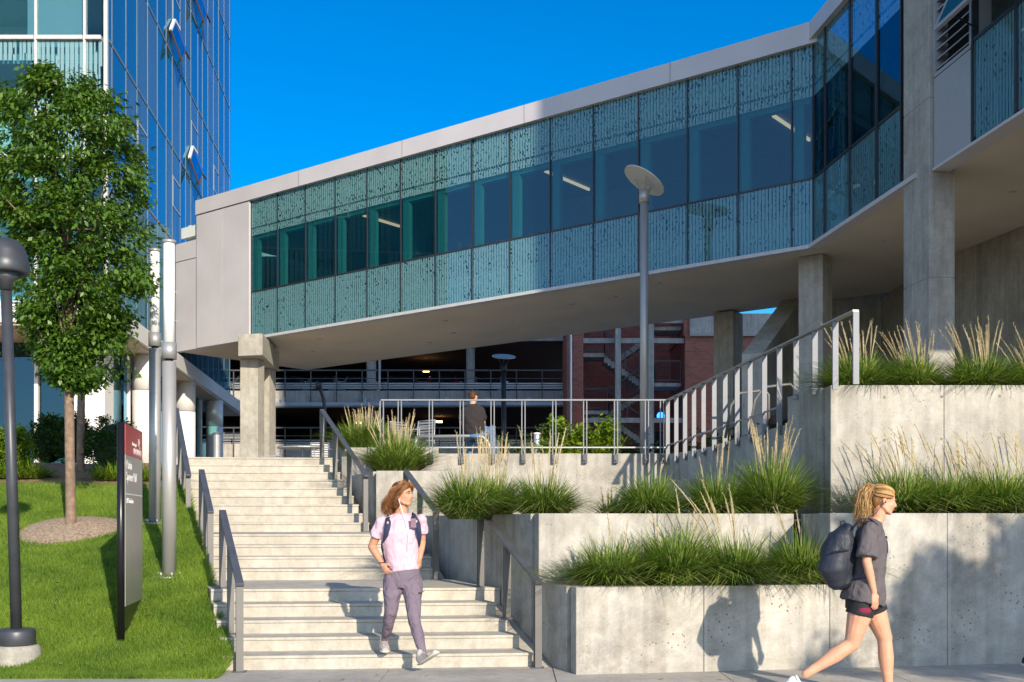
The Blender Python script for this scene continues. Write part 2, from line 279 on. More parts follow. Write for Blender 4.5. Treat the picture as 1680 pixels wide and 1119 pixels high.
# ------------------------------------------------------------------ mesh helpers
class MB:
    def __init__(s): s.v = []; s.f = []; s.m = []; s.uv = {}
    def face(s, pts, mat=0, uv=None):
        i = len(s.v); s.v += [tuple(p) for p in pts]; s.f.append(tuple(range(i, i + len(pts)))); s.m.append(mat)
        if uv: s.uv[len(s.f) - 1] = uv
    def hexa(s, b, t, mat=0):
        """b, t: 4 bottom and 4 top points, anticlockwise seen from above"""
        s.face(b[::-1], mat); s.face(t, mat)
        for i in range(4):
            j = (i + 1) % 4; s.face([b[i], b[j], t[j], t[i]], mat)
    def box(s, x0, x1, y0, y1, z0, z1, mat=0):
        b = [Vector(p) for p in ((x0, y0, z0), (x1, y0, z0), (x1, y1, z0), (x0, y1, z0))]
        s.hexa(b, [p + Vector((0, 0, z1 - z0)) for p in b], mat)
    def prism(s, poly, z0, z1, mat=0):
        """poly: plan points anticlockwise; z0/z1 numbers or lists"""
        n = len(poly); a = z0 if isinstance(z0, (list, tuple)) else [z0] * n; c = z1 if isinstance(z1, (list, tuple)) else [z1] * n
        b = [Vector((p[0], p[1], a[i])) for i, p in enumerate(poly)]; t = [Vector((p[0], p[1], c[i])) for i, p in enumerate(poly)]
        s.face(b[::-1], mat); s.face(t, mat)
        for i in range(n):
            j = (i + 1) % n; s.face([b[i], b[j], t[j], t[i]], mat)
    def bar(s, a, b, w, h, mat=0, up=(0, 0, 1)):
        a = Vector(a); b = Vector(b); d = (b - a).normalized(); up = Vector(up)
        if abs(d.dot(up)) > 0.98: up = Vector((0, 1, 0))
        x = d.cross(up).normalized() * (w / 2); y = x.cross(d).normalized() * (h / 2)
        q = [a - x - y, a + x - y, a + x + y, a - x + y]; r = [p + (b - a) for p in q]
        s.hexa(q[::-1], r[::-1], mat)
    def tube(s, pts, rad, n=10, mat=0, caps=True, rounded=False, up=(0, 1, 0)):
        """rings along pts; rad: number or (rx, ry) per point; ry is along 'up'-ish axis"""
        pts = [Vector(p) for p in pts]
        if not isinstance(rad, (list, tuple)): rad = [rad] * len(pts)
        rad = [r if isinstance(r, (tuple, list)) else (r, r) for r in rad]
        if rounded:
            for end in (0, -1):
                o = pts[end]; nb = pts[1] if end == 0 else pts[-2]; d = (o - nb).normalized(); r = rad[end]; k = min(r)
                extra = [(o + d * k * math.sin(a), (r[0] * math.cos(a), r[1] * math.cos(a))) for a in (R(30), R(60), R(84))]
                if end == 0:
                    pts = [e[0] for e in extra[::-1]] + pts; rad = [e[1] for e in extra[::-1]] + rad
                else:
                    pts = pts + [e[0] for e in extra]; rad = rad + [e[1] for e in extra]
        rings = []; upv = Vector(up)
        for i, p in enumerate(pts):
            d = (pts[min(i + 1, len(pts) - 1)] - pts[max(i - 1, 0)])
            if d.length < 1e-9: d = Vector((0, 0, 1))
            d.normalize(); u = upv
            if abs(d.dot(u)) > 0.97: u = Vector((1, 0, 0))
            x = u.cross(d).normalized(); y = d.cross(x).normalized()
            i0 = len(s.v)
            for k in range(n):
                a = 2 * math.pi * k / n
                s.v.append(tuple(p + x * (rad[i][0] * math.cos(a)) + y * (rad[i][1] * math.sin(a))))
            rings.append(i0)
        for a, b in zip(rings, rings[1:]):
            for k in range(n):
                k2 = (k + 1) % n; s.f.append((a + k, a + k2, b + k2, b + k)); s.m.append(mat)
        if caps:
            s.f.append(tuple(rings[0] + k for k in range(n))[::-1]); s.m.append(mat)
            s.f.append(tuple(rings[-1] + k for k in range(n))); s.m.append(mat)
    def ball(s, c, r, n=14, mat=0, axes=None):
        c = Vector(c); r = r if isinstance(r, (tuple, list)) else (r, r, r)
        ax = axes or (Vector((1, 0, 0)), Vector((0, 1, 0)), Vector((0, 0, 1)))
        rings = []; m = n // 2
        for j in range(m + 1):
            t = math.pi * (0.02 + 0.96 * j / m); i0 = len(s.v)
            for k in range(n):
                a = 2 * math.pi * k / n
                s.v.append(tuple(c + ax[0] * (r[0] * math.sin(t) * math.cos(a)) + ax[1] * (r[1] * math.sin(t) * math.sin(a)) + ax[2] * (r[2] * math.cos(t))))
            rings.append(i0)
        for a, b in zip(rings, rings[1:]):
            for k in range(n):
                k2 = (k + 1) % n; s.f.append((b + k, b + k2, a + k2, a + k)); s.m.append(mat)
        s.f.append(tuple(rings[0] + k for k in range(n))); s.m.append(mat)
        s.f.append(tuple(rings[-1] + k for k in range(n))[::-1]); s.m.append(mat)
def thing(name, loc, label, cat, group=None):
    o = bpy.data.objects.new(name, None); COL.objects.link(o); o.location = loc; o.empty_display_size = 0.2
    o['label'] = label; o['category'] = cat
    if group: o['group'] = group
    return o
def put(name, mb, mats, parent=None, smooth=False, bevel=0.0, label=None, cat=None, group=None, kind=None, origin=None):
    """mesh object from a builder in world coordinates; parented without rotation; origin subtracts"""
    me = bpy.data.meshes.new(name)
    o0 = Vector((0, 0, 0))
    if parent is not None:
        o0 = WLOC[parent.name]
    elif origin is not None: o0 = Vector(origin)
    a = np.array(mb.v, dtype=np.float64) - np.array(o0)
    me.from_pydata(a.tolist(), [], mb.f)
    for m in (mats if isinstance(mats, (list, tuple)) else [mats]): me.materials.append(m)
    me.polygons.foreach_set('material_index', mb.m)
    if mb.uv:
        ul = me.uv_layers.new(name="UVMap")
        for fi, uvs in mb.uv.items():
            for li, c in zip(me.polygons[fi].loop_indices, uvs): ul.data[li].uv = c
    if smooth: me.polygons.foreach_set('use_smooth', [True] * len(mb.f))
    me.update()
    o = bpy.data.objects.new(name, me); COL.objects.link(o)
    if parent is not None: o.parent = parent; WLOC[o.name] = o0
    else:
        o.location = o0; WLOC[o.name] = o0
    if bevel:
        bm = bmesh.new(); bm.from_mesh(me); bmesh.ops.remove_doubles(bm, verts=bm.verts, dist=1e-5); bm.to_mesh(me); bm.free()
        b = o.modifiers.new('bevel', 'BEVEL'); b.width = bevel; b.segments = 2; b.limit_method = 'ANGLE'; b.angle_limit = R(40)
    for k, v in (('label', label), ('category', cat), ('group', group), ('kind', kind)):
        if v: o[k] = v
    return o
WLOC = {}
def T(name, loc, label, cat, group=None):
    o = thing(name, loc, label, cat, group); WLOC[o.name] = Vector(loc); return o
def copy_tree(o, loc, rz=0.0, sc=1.0, label=None, parent=None):
    c = o.copy(); COL.objects.link(c)
    if parent is None:
        c.location = loc; c.rotation_euler = (0, 0, rz); c.scale = (sc, sc, sc) if not isinstance(sc, (tuple, list)) else sc
        if label: c['label'] = label
        WLOC[c.name] = Vector(loc)
    else: c.parent = parent
    for ch in list(o.children): copy_tree(ch, None, parent=c)
    return c
class Frame:
    """a facade plane: s along d, z up (sheared by sh*s), o outward"""
    def __init__(f, O, d, n, sh=0.0): f.O = Vector((O[0], O[1], 0)); f.d = Vector((d[0], d[1], 0)); f.n = Vector((n[0], n[1], 0)); f.sh = sh
    def p(f, s, z, o=0.0): q = f.O + f.d * s + f.n * o; return Vector((q.x, q.y, z + f.sh * s))
    def box(f, mb, s0, s1, z0, z1, o0, o1, mat=0):
        P8 = [f.p(s, z, o) for z in (z0, z1) for (s, o) in ((s0, o0), (s1, o0), (s1, o1), (s0, o1))]
        b, t = P8[:4], P8[4:]
        if (b[1] - b[0]).cross(b[2] - b[1]).z < 0: b = b[::-1]; t = t[::-1]; ss = [s0, s1, s1, s0]; order = [3, 2, 1, 0]
        else: ss = [s0, s1, s1, s0]; order = [0, 1, 2, 3]
        ss = [ss[k] for k in order]
        mb.face(b[::-1], mat); mb.face(t, mat)
        for i in range(4):
            j = (i + 1) % 4; mb.face([b[i], b[j], t[j], t[i]], mat, [(ss[i], z0), (ss[j], z0), (ss[j], z1), (ss[i], z1)])
def from_np(name, V, F, mat, tint=None, parent=None, smooth=False, origin=(0, 0, 0), **tags):
    """V (n,3), F (m,k) numpy; tint per face-vertex"""
    me = bpy.data.meshes.new(name)
    V = np.asarray(V, dtype=np.float32) - np.array(origin, dtype=np.float32); F = np.asarray(F, dtype=np.int32); k = F.shape[1]
    me.vertices.add(len(V)); me.vertices.foreach_set('co', V.ravel())
    me.loops.add(F.size); me.loops.foreach_set('vertex_index', F.ravel())
    me.polygons.add(len(F)); me.polygons.foreach_set('loop_start', np.arange(0, F.size, k, dtype=np.int32)); me.polygons.foreach_set('loop_total', np.full(len(F), k, dtype=np.int32))
    me.materials.append(mat); me.update(calc_edges=True)
    if tint is not None:
        at = me.attributes.new("tint", 'FLOAT', 'POINT'); at.data.foreach_set('value', np.asarray(tint, dtype=np.float32))
    if smooth: me.polygons.foreach_set('use_smooth', [True] * len(F))
    me.validate()
    o = bpy.data.objects.new(name, me); COL.objects.link(o)
    if parent is not None: o.parent = parent
    else: o.location = origin; WLOC[o.name] = Vector(origin)
    for a, v in tags.items():
        if v: o[{'cat': 'category'}.get(a, a)] = v
    return o
# ================================================================== SETTING
def structure(name, mb, mats, **k): return put(name, mb, mats, kind='structure', **k)
mb = MB(); mb.box(-400, 400, -300, 700, -0.6, -0.03); structure('ground', mb, M['asphalt'])
mb = MB()
for i in range(-14, 14):
    for j in range(-2, 7):
        x0 = i * 1.6 + 0.4; y0 = j * 1.6 + 0.25
        mb.box(x0 + 0.005, x0 + 1.595, y0 + 0.005, y0 + 1.595, -0.14, 0.0)
structure('sidewalk', mb, M['walk'])
mb = MB(); mb.box(-22, 23, -3, 11.4, -0.1, -0.012); structure('sidewalk_base', mb, M['soil'])

UL = -.11
def SK(u, v): return Vector((-2.69 + u - 0.351 * v, 10.95 + 0.1 * u + v, 0))
RISE = 0.138
vs = [0, .36, .72, 1.08, 1.44, 3.0, 3.36, 3.72, 4.08] + [5.6 + .36 * i for i in range(9)]
def zs(i, v): return RISE * (i + 1) + 0.0085 * v
st = T('outdoor_stairs', SK(1.3, 0), 'wide pale concrete outdoor stairs with two landings climbing to the terrace', 'stairs')
for i, v in enumerate(vs):
    v1 = vs[i + 1] if i < 17 else 9.1
    ur = 2.90 if i < 4 else (3.07 if i == 4 else (2.83 if i < 8 else (2.66 if i == 8 else 2.53)))
    mb = MB(); q = [SK(UL, v), SK(ur, v), SK(ur, v1), SK(UL, v1)]
    zf, zb_ = zs(i, v), zs(i, v1)
    mb.prism([SK(UL, v + .012), SK(ur - .004, v + .012), SK(ur - .004, v1), SK(UL, v1)], -0.1, [zf - .031, zf - .031, zb_ - .032, zb_ - .032])
    mb.prism([SK(UL - .002, v), SK(ur, v), SK(ur, v1 + .011), SK(UL - .002, v1 + .011)], [zf - .03, zf - .03, zb_ - .03, zb_ - .03], [zf, zf, zb_, zb_])
    o = put('step', mb, M['stair'], st, bevel=0.006)
for (va, vb, za, zb, ua, ub) in ((-.2, 1.44, -.05, .50, 2.902, 3.07), (3.0, 4.08, .55, 1.0, 2.832, 3.0), (5.6, 8.5, 1.1, 2.35, 2.532, 2.66)):
    mb = MB(); mb.prism([SK(ua, va), SK(ub, va), SK(ub, vb), SK(ua, vb)], -0.08, [za, za, zb, zb]); put('side_gutter', mb, M['stair'], st)

# terrace
mb = MB(); mb.prism([(-5.80, 19.42), (-3.0, 19.9), (-2.9, 19.2), (-2.2, 18.68), (2.5, 18.68), (2.9, 17.2), (30, 17.2), (60, 45), (60, 80), (-60, 80), (-40, 45), (-20, 45), (-7.5, 24.5)], -0.2, 2.55)
structure('terrace', mb, M['walk'])

# walls and planters -------------------------------------------------
def wall_seg(mb, a, b, th, z0, z1, z1b=None, mat=0):
    a = Vector((a[0], a[1], 0)); b = Vector((b[0], b[1], 0)); d = (b - a).normalized(); n = Vector((-d.y, d.x, 0)) * th
    z1b = z1 if z1b is None else z1b
    mb.prism([a, b, b + n, a + n], z0, [z1, z1b, z1b, z1])
A = Vector((0.604, 10.64, 0)); fd = Vector((1, .186, 0)); sdv = Vector((-.351, 1, 0))
B = A + sdv * 0.94; RJ = A + fd * 2.53; RE = A + fd * 8.4
TQ = RJ + sdv * 0.0
# lower planter
M['tie'] = plain('tie_plug', (0.20, 0.19, 0.17), 0.9, var=.2)
def planter(name, loc, label, walls, soil, soilz, mat='wall', ties=()):
    t = T(name, loc, label, 'planter', 'stepped concrete planters beside the stairs')
    for w in walls:
        a_, b_ = Vector((w[0][0], w[0][1], 0)), Vector((w[1][0], w[1][1], 0)); ln = (b_ - a_).length
        cuts = [0.0] + [c_ for c_ in (1.27, 2.75, 4.6, 6.4) if c_ < ln - .6 and ln > 2.0 and a_.y < b_.y + 2] + [ln]
        for c0_, c1_ in zip(cuts, cuts[1:]):
            g_ = .004 if c1_ < ln else 0
            mb = MB(); wall_seg(mb, a_.lerp(b_, c0_ / ln), a_.lerp(b_, (c1_ - g_) / ln), *w[2:]); put('wall', mb, M[mat], t, bevel=0.008)
    for q_ in ties:
        mb = MB(); mb.tube([q_ + Vector((0, -.0015, 0)), q_ + Vector((0, .01, 0))], .016, 12, up=(0, 0, 1)); put('tie_hole', mb, M['tie'], t)
    mb = MB(); mb.prism(soil, soilz - 0.12, soilz); put('soil', mb, M['soil'], t)
    return t
e = fd.normalized()
planter('concrete_planter', A, 'lowest concrete planter of ornamental grass, its bottom edge on the sidewalk',
        [(A, RJ - e * .004, .22, -.1, .825), (B - sdv * .004, A + sdv * .228 , -.0, 0, 0)][:1] + [(B - sdv * .004, A + sdv * .226 - fd * 0.0, .2, -.1, .823)],
        [A + fd * .15 + sdv * .2, RJ + sdv * .2 - fd * .1, RJ + sdv * .9 - fd * .1, B + fd * .12 - sdv * .01], .78)
# tier 2 : front, stair side
B2 = A + sdv * 6.15
TJ = B + fd * 2.75
planter('concrete_planter', B, 'middle concrete planter along the stairs, set back behind the lowest planter',
        [(B, TJ, .22, -.1, 1.53), (B2, B + sdv * .226, .2, -.1, 1.528)],
        [B + sdv * .2 + fd * .15, TJ + sdv * .2 + fd * .3, Vector((3.35, 12.6, 0)), Vector((2.4, 18.2, 0)), Vector((-.9, 17.2, 0)), B2 + fd * .2], 1.47)
# tall right wall with its soil strip
planter('concrete_planter', RJ, 'tall concrete planter wall dappled by tree shade behind the walking woman',
        [(RJ, RE, .25, -.1, 1.53), (RJ + sdv * .98 + fd * .32, RJ + sdv * .262 + fd * .075, .2, -.1, 1.526)],
        [RJ + fd * .3 + sdv * .26, RE + sdv * .26, Vector((9.5, 12.58, 0)), Vector((3.45, 12.58, 0))], 1.475)
# big upper planter
D = Vector((3.56, 12.6, 0)); G = Vector((2.57, 18.5, 0)); dg = (G - D).normalized()
E0 = D + dg * (1.17 / dg.y)
t = planter('concrete_planter', D, 'highest concrete planter, tall sunlit face with a row of grasses on top',
        [(D, (11, 12.6), .25, 1.2, 2.97), (E0, D + dg * .256, .25, 1.2, 2.966)],
        [D + Vector((.2, .2, 0)), Vector((11, 12.8, 0)), Vector((11, 16.2, 0)), Vector((3.6, 16.2, 0)), E0 + Vector((.2, 0, 0))], 2.9,
            ties=[Vector(((x_ - 840) / FPX * 12.6, 12.6, CAMZ + (855 - y_) / FPX * 12.6)) for x_, y_ in ((1451, 652), (1545, 651), (1640, 650), (1451, 722), (1545, 720), (1640, 718))])
# ramp wall
t = T('ramp_wall', E0, 'shaded concrete side wall of the ramp under the steel post railing', 'wall')
mb = MB(); wall_seg(mb, G, E0 + dg * .004, .25, .8, 2.48, 2.635); put('wall', mb, M['board'], t, bevel=0.01)
mb = MB(); lo = Vector((-.3, 0, 0)); wall_seg(mb, G + lo + Vector((0, -.2, 0)), E0 + lo - dg * .3, .296, .8, 2.07); put('curb', mb, M['wall'], t, bevel=0.01)
mb = MB(); mb.prism([E0 + Vector((.26, .05, 0)), Vector((5.6, 13.9, 0)), Vector((5.0, 18.4, 0)), G + Vector((.26, 0, 0))], 1, [2.62, 2.62, 2.5, 2.5])
put('ramp_floor', mb, M['walk'], t)
# tier 3, ledge, terrace wall, tier 4
C3 = Vector((-2.05, 17.0, 0))
planter('concrete_planter', C3, 'small square concrete planter with one grass clump beside the middle landing',
        [(C3, (-.75, 17.06), .2, .8, 2.21), (SK(2.67, 7.93) , C3 + Vector((-.07, .206, 0)), .2, .8, 2.208)],
        [(-1.95, 17.15), (-.8, 17.2), (-.8, 18.45), (-2.4, 18.6)], 2.16)
t = T('retaining_wall', (0, 18.5, 1), 'long sunlit concrete wall below the terrace railing', 'wall')
mb = MB(); mb.box(-2.3, 2.54, 18.5, 18.7, .8, 2.56); put('wall', mb, M['wall'], t, bevel=0.01)
mb = MB(); mb.box(-.74, 1.95, 17.6, 18.496, .8, 2.02); put('ledge', mb, M['wall'], t, bevel=0.01)
C4 = Vector((-2.81, 19.15, 0))
planter('concrete_planter', C4, 'small concrete planter at the head of the stairs holding one tall grass clump',
        [(C4, (-1.25, 19.15), .18, 1.5, 2.70), (C4 + Vector((-.25, .95, 0)), C4 + Vector((-.05, .186, 0)), .18, 1.5, 2.698)],
        [(-2.7, 19.3), (-1.3, 19.3), (-1.3, 20.1), (-2.9, 20.1)], 2.64)

# lawn and mulch -------------------------------------------------------
def lawn_z(x, y):
    z = 0.0
    if y > 10.6: z = .28 * (min(y, 17.8) - 10.6)
    if y > 17.8: z += .16 * (min(y, 21.0) - 17.8)
    if y > 21.0: z += .04 * (y - 21.0)
    return z + 0.02 * math.sin(x * 1.3 + y) * (1 if y > 11 else 0)
def lawn_edge(y):
    if y < 19.4: return -2.80 - .351 * max(0, y - 10.95) - 0.02
    return -5.86 - .28 * (y - 19.4)
ys = [10.38 + .25 * i for i in range(37)] + [20 + i * 1.0 for i in range(26)]
def sheet(name, ya, yb, mat, dz, xl=-30):
    V = []; F = []; yy = [y for y in ys if ya <= y <= yb]; nx = 28
    for y in yy:
        xr = lawn_edge(y)
        for k in range(nx + 1):
            f = (k / nx) ** 0.6; x = xl + (xr - xl) * f
            V.append((x, y, lawn_z(x, y) + dz))
    for j in range(len(yy) - 1):
        for k in range(nx):
            a = j * (nx + 1) + k; F.append((a, a + 1, a + nx + 2, a + nx + 1))
    # skirt
    return from_np(name, V, F, mat, smooth=True, kind='structure')
sheet('lawn', 10.3, 17.9, M['lawn'], 0.0)
sheet('mulch_bed', 17.6, 46, M['mulch'], 0.012)
mb = MB(); mb.prism([(-30, 10.37), (-2.82, 10.37), (-2.82, 10.9), (-30, 10.9)], -.1, [0.0, 0.0, .03, .03]); structure('lawn_edge', mb, M['soil'])
V = []; F = []; TT = []
rs = np.random.RandomState(3)
n = 150000
yy = 10.36 + (rs.rand(n) ** 1.3) * (7.45 + .12 * rs.rand(n))
xr = -2.80 - .351 * np.maximum(0, yy - 10.95) + 0.07
xl = -yy * 0.475 - 0.15
xx = xl + (xr - xl) * rs.rand(n)
m_ring = ((xx + 5.99) / .60) ** 2 + ((yy - 15.28) / .58) ** 2 > 1 + .35 * rs.rand(n)
cl = np.clip(.5 + .35 * np.sin(xx * 5.1 + np.sin(yy * 3.7) * 2) * np.cos(yy * 4.3 + xx) + .35 * np.sin(xx * 1.7 + 1.3 * np.sin(yy * 1.1)) * np.sin(yy * 1.9 + .7), 0, 1)
xx, yy, cl = xx[m_ring], yy[m_ring], cl[m_ring]; n = len(xx)
zz = np.where(yy > 10.6, .28 * (np.minimum(yy, 17.8) - 10.6), 0) + np.where(yy > 17.8, .16 * (yy - 17.8), 0) + .02 * np.sin(xx * 1.3 + yy) * (yy > 11)
edge = np.clip(1 - (-2.80 - .351 * np.maximum(0, yy - 10.95) + .06 - xx) / .25, 0, 1)
h = (.028 + .03 * rs.rand(n) + .012 * cl) * (1 + .8 * edge); wd = .003 + .0035 * rs.rand(n); az = rs.rand(n) * 6.283; ln = h * (.2 + .7 * rs.rand(n)); a2 = rs.rand(n) * 6.283
V = np.zeros((n, 3, 3)); 
V[:, 0] = np.stack([xx - wd * np.cos(az), yy - wd * np.sin(az), zz - .005], 1); V[:, 1] = np.stack([xx + wd * np.cos(az), yy + wd * np.sin(az), zz - .005], 1)
V[:, 2] = np.stack([xx + ln * np.cos(a2) + edge * .04, yy + ln * np.sin(a2), zz + h], 1)
tint = np.repeat(np.clip(rs.rand(n) * .45 + .5 * cl, 0, 1), 3)
from_np('lawn_grass', V.reshape(-1, 3), np.arange(3 * n).reshape(n, 3), M['lawnblade'], tint, kind='stuff', label='short bright green mown grass covering the slope left of the stairs', cat='grass')
# bare mulch ring
mb = MB(); c = Vector((-5.99, 15.3, 0)); pts = []
for k in range(28):
    a = 2 * math.pi * k / 28; r = 1 + .05 * math.sin(3 * a) + .04 * rnd.random(); x = c.x + .68 * r * math.cos(a); y = c.y + .66 * r * math.sin(a); pts.append((x, y, lawn_z(x, y) + .006))
top = [(c.x + (p[0] - c.x) * .5, c.y + (p[1] - c.y) * .5, lawn_z(c.x + (p[0] - c.x) * .5, c.y + (p[1] - c.y) * .5) + .07) for p in pts]
cc = (c.x, c.y, lawn_z(c.x, c.y) + .1)
for k in range(28):
    j = (k + 1) % 28; mb.face([pts[k], pts[j], top[j], top[k]]); mb.face([top[k], top[j], cc])
M['ringmulch'] = plain('dry_mulch', (0.42, 0.31, 0.21), 0.95, var=0.5, scale=30, bump=1.0)
structure('mulch_ring', mb, M['ringmulch'], smooth=True)

# ================================================================== BRIDGE BUILDING
dl = Vector((-.7945, .6073, 0)); nl = Vector((-.6073, -.7945, 0))
BF = Frame((6.42, 24.0), dl, nl, -.17 / 18.3)
ZS, ZT, ZM, ZU, ZR = 7.29, 11.57, 8.75, 10.5, 12.05
def s_of(px): return (37.8 / (1.308 + (px - 840) / FPX) - 24.0) / .6073
mx = [1335, 1298, 1210, 1127, 1047, 973, 902, 836, 774, 714, 657, 602, 550, 501, 455, 412]
msx = [s_of(x) for x in mx]; SE = s_of(288); SP = s_of(325)
br = T('bridge_building', (0.0, 30.0, 7.3), 'glazed bridge wing on columns crossing over the terrace', 'building')
mb = MB(); BF.box(mb, -2.5, SE, ZS, ZS + .30, -5.75, -.09); put('soffit', mb, M['soffit'], br)
mb = MB(); BF.box(mb, -1.0, SP, ZT + .02, ZR, -.3, .12)
put('roof_band', mb, M['panel'], br)
mb = MB(); BF.box(mb, -1.0, SP, ZT + .1, ZR - .02, -5.75, -.302); put('roof', mb, M['panel'], br)
mb = MB(); BF.box(mb, 0.0, msx[-1], ZS - .05, ZS + .03, -.1, .14); put('edge_trim', mb, M['mull_light'], br)
for i in range(15):
    s0, s1 = msx[i], msx[i + 1]
    mb = MB()
    for z in (ZM,): BF.box(mb, s0 + .014, s1 - .014, z - .02, z + .02, -.06, .014)
    BF.box(mb, s0, s0 + .014, ZS + .03, ZT + .02, -.08, .02)
    BF.box(mb, s1 - .014, s1, ZS + .03, ZT + .02, -.08, .02)
    wf = put('window', mb, M['mull'], br)
    mb = MB(); BF.box(mb, s0 + .014, s1 - .014, ZS + .03, ZM - .02, -.02, -.005); put('fritted_panel', mb, M['fritb'], wf)
    mb = MB(); BF.box(mb, s0 + .014, s1 - .014, ZM + .02, ZU, -.02, -.005); put('pane', mb, M['glassb'], wf)
    mb = MB(); BF.box(mb, s0 + .014, s1 - .014, ZU, ZT + .02, -.02, -.005); put('fritted_panel', mb, M['fritup'], wf)
for s in (3.4, 7.6, 11.8, 16.0):
    mb = MB(); BF.box(mb, s, s + .012, ZT + .03, ZR + .001, -.29, .1215); put('seam', mb, M['seam'], br)
# metal cladding at the left end
for (a, b, z0, z1) in ((msx[-1] + .02, (msx[-1] + SP) / 2 - .01, ZS - .02, ZT), ((msx[-1] + SP) / 2 + .01, SP - .01, ZS - .02, ZT)):
    mb = MB(); BF.box(mb, a, b, z0, z1, -.2, .08); put('cladding_panel', mb, M['panel'], br)
mb = MB(); BF.box(mb, SP + .01, SE, ZS - .02, ZT - 1.35, -.2, .02); put('cladding_panel', mb, M['panel'], br)
mb = MB(); BF.box(mb, SP + .01, SE, ZT - 1.33, ZT - .75, -.2, .04); put('cladding_panel', mb, M['panel'], br)
# interior
mb = MB(); BF.box(mb, .1, SE - .2, ZS + .302, ZS + .68, -5.6, -.28); put('floor_slab', mb, M['inner_white'], br)
mb = MB(); BF.box(mb, .1, SE - .2, ZS + .06, ZS + .76, -.20, -.09); put('floor_slab', mb, M['inner_white'], br)
mb = MB(); BF.box(mb, .1, SE - .2, 10.39, 10.66, -.25, -.07); put('blind_box', mb, M['fin'], br)
mb = MB(); BF.box(mb, .1, SE - .2, 11.0, 11.35, -.25, -.07); put('blind_box', mb, M['inner_white'], br)
mb = MB(); BF.box(mb, .1, SE - .2, 10.85, 11.5, -.75, -.35); put('ceiling_edge', mb, M['inner_white'], br)
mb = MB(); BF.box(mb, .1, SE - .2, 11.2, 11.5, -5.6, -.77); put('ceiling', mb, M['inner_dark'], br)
for s in msx[1:]:
    mb = MB(); BF.box(mb, s - .25, s - .035, ZS + .78, 10.38, -.20, -.06); put('mullion_fin', mb, M['fin'], br)
mb = MB()
k = 0; s = .3
while s < msx[-1]:
    BF.box(mb, s, s + .06, ZS + .7, 11.19, -5.62, -5.5); s += 1.4
BF.box(mb, .3, SE - .3, 8.7, 8.78, -5.615, -5.505)
put('rear_mullion', mb, M['seam'], br)
mb = MB(); BF.box(mb, .3, SE - .3, ZS + .2, 11.6, -5.68, -5.62); put('rear_glazing', mb, plain('rear_glass', (0.02, 0.07, 0.065), 0.15, spec=.8), br)
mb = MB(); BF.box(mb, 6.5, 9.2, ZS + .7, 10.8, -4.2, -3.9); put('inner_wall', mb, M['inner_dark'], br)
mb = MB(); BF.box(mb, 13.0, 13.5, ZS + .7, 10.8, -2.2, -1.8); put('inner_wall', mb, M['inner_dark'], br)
for (a, o0) in ((1.9, -1.9), (8.6, -1.9), (15.6, -1.9)):
    mb = MB(); BF.box(mb, a, a + .05, 11.12, 11.19, -4.4, -2.2); put('ceiling_light', mb, M['lightstrip'], br)
def downlight(parent, x, y, z):
    mb = MB(); mb.tube([(x, y, z - .02), (x, y, z + .004)], .07, 12); put('downlight', mb, M['mull_light'], parent)
for (px, py, ) in ((1082, 462), (1008, 484), (938, 496), (840, 524), (744, 541), (706, 556), (916, 474), (524, 549), (512, 569), (730, 521)):
    Y = (ZS - .02 - CAMZ) * FPX / (HOR - py); X = (px - 840) / FPX * Y
    s = (Vector((X, Y, 0)) - BF.O).dot(BF.d); downlight(br, X, Y, ZS + BF.sh * s - .001)

# ================================================================== RIGHT WING
wl = Vector((.1025, -.9947, 0)); nw = Vector((-.9947, -.1025, 0))
WF = Frame((6.42, 24.0), wl, nw, 0)
def s_w(px): xn = (px - 840) / FPX; return (24 - 8.89 / (xn + .1031)) / .9947
wg = T('academic_wing', (8.5, 19, 7.3), 'tall glass and metal wing raised over the plaza at the right edge', 'building')
mb = MB(); mb.prism([BF.p(0, 0, .1), WF.p(11.5, 0, -.05), (24, 11.8), (24, 45), BF.p(-2.4, 0, -5.75), BF.p(-2.4, 0, .0)][:0] or
                    [WF.p(0.02, 0, -.04), WF.p(12.6, 0, -.04), (24, 13.2), (24, 40), (8.2, 33.0), BF.p(-2.2, 0, -5.7), BF.p(-1.6, 0, -.4)], 7.286, 7.6); put('soffit', mb, M['soffit'], wg)
mb = MB(); WF.box(mb, 0.05, 5.0, ZT + .1, ZR - .01, -.3, .12); put('roof_band', mb, M['panel'], wg)
mb = MB(); WF.box(mb, 0.05, 5.0, ZS - .05, ZS + .03, -.1, .14); put('edge_trim', mb, M['panel'], wg)
ws = [0, s_w(1354), s_w(1395), s_w(1439), s_w(1480)]
for s0, s1 in zip(ws, ws[1:]):
    mb = MB(); WF.box(mb, s0 + .03, s1 - .03, ZM - .025, ZM + .025, -.06, .02)
    WF.box(mb, s0, s0 + .03, ZS + .03, ZT + .1, -.08, .03); WF.box(mb, s1 - .03, s1, ZS + .03, ZT + .1, -.08, .03)
    wf = put('window', mb, M['mull'], wg)
    mb = MB(); WF.box(mb, s0 + .03, s1 - .03, ZS + .03, ZM - .025, -.02, -.005); put('fritted_panel', mb, M['fritb'], wf)
    mb = MB(); WF.box(mb, s0 + .03, s1 - .03, ZM + .025, ZU, -.02, -.005); put('pane', mb, M['glassw'], wf)
    mb = MB(); WF.box(mb, s0 + .03, s1 - .03, ZU, ZT + .1, -.02, -.005); put('fritted_panel', mb, M['fritup'], wf)
mb = MB(); mb.box(8.2, 20, 20.5, 26.0, 7.7, 11.5); put('inner_wall', mb, M['inner_dark'], wg)
mb = MB(); mb.box(7.05, 20, 19.8, 20.2, 7.6, 12.0); put('inner_wall', mb, M['inner_dark'], wg)
mb = MB(); mb.prism([WF.p(.3, 0, -.4), WF.p(4.2, 0, -.4), (20, 20.3), (20, 30), (9, 30)], ZT + .2, ZR - .05); put('roof', mb, M['panel'], wg)
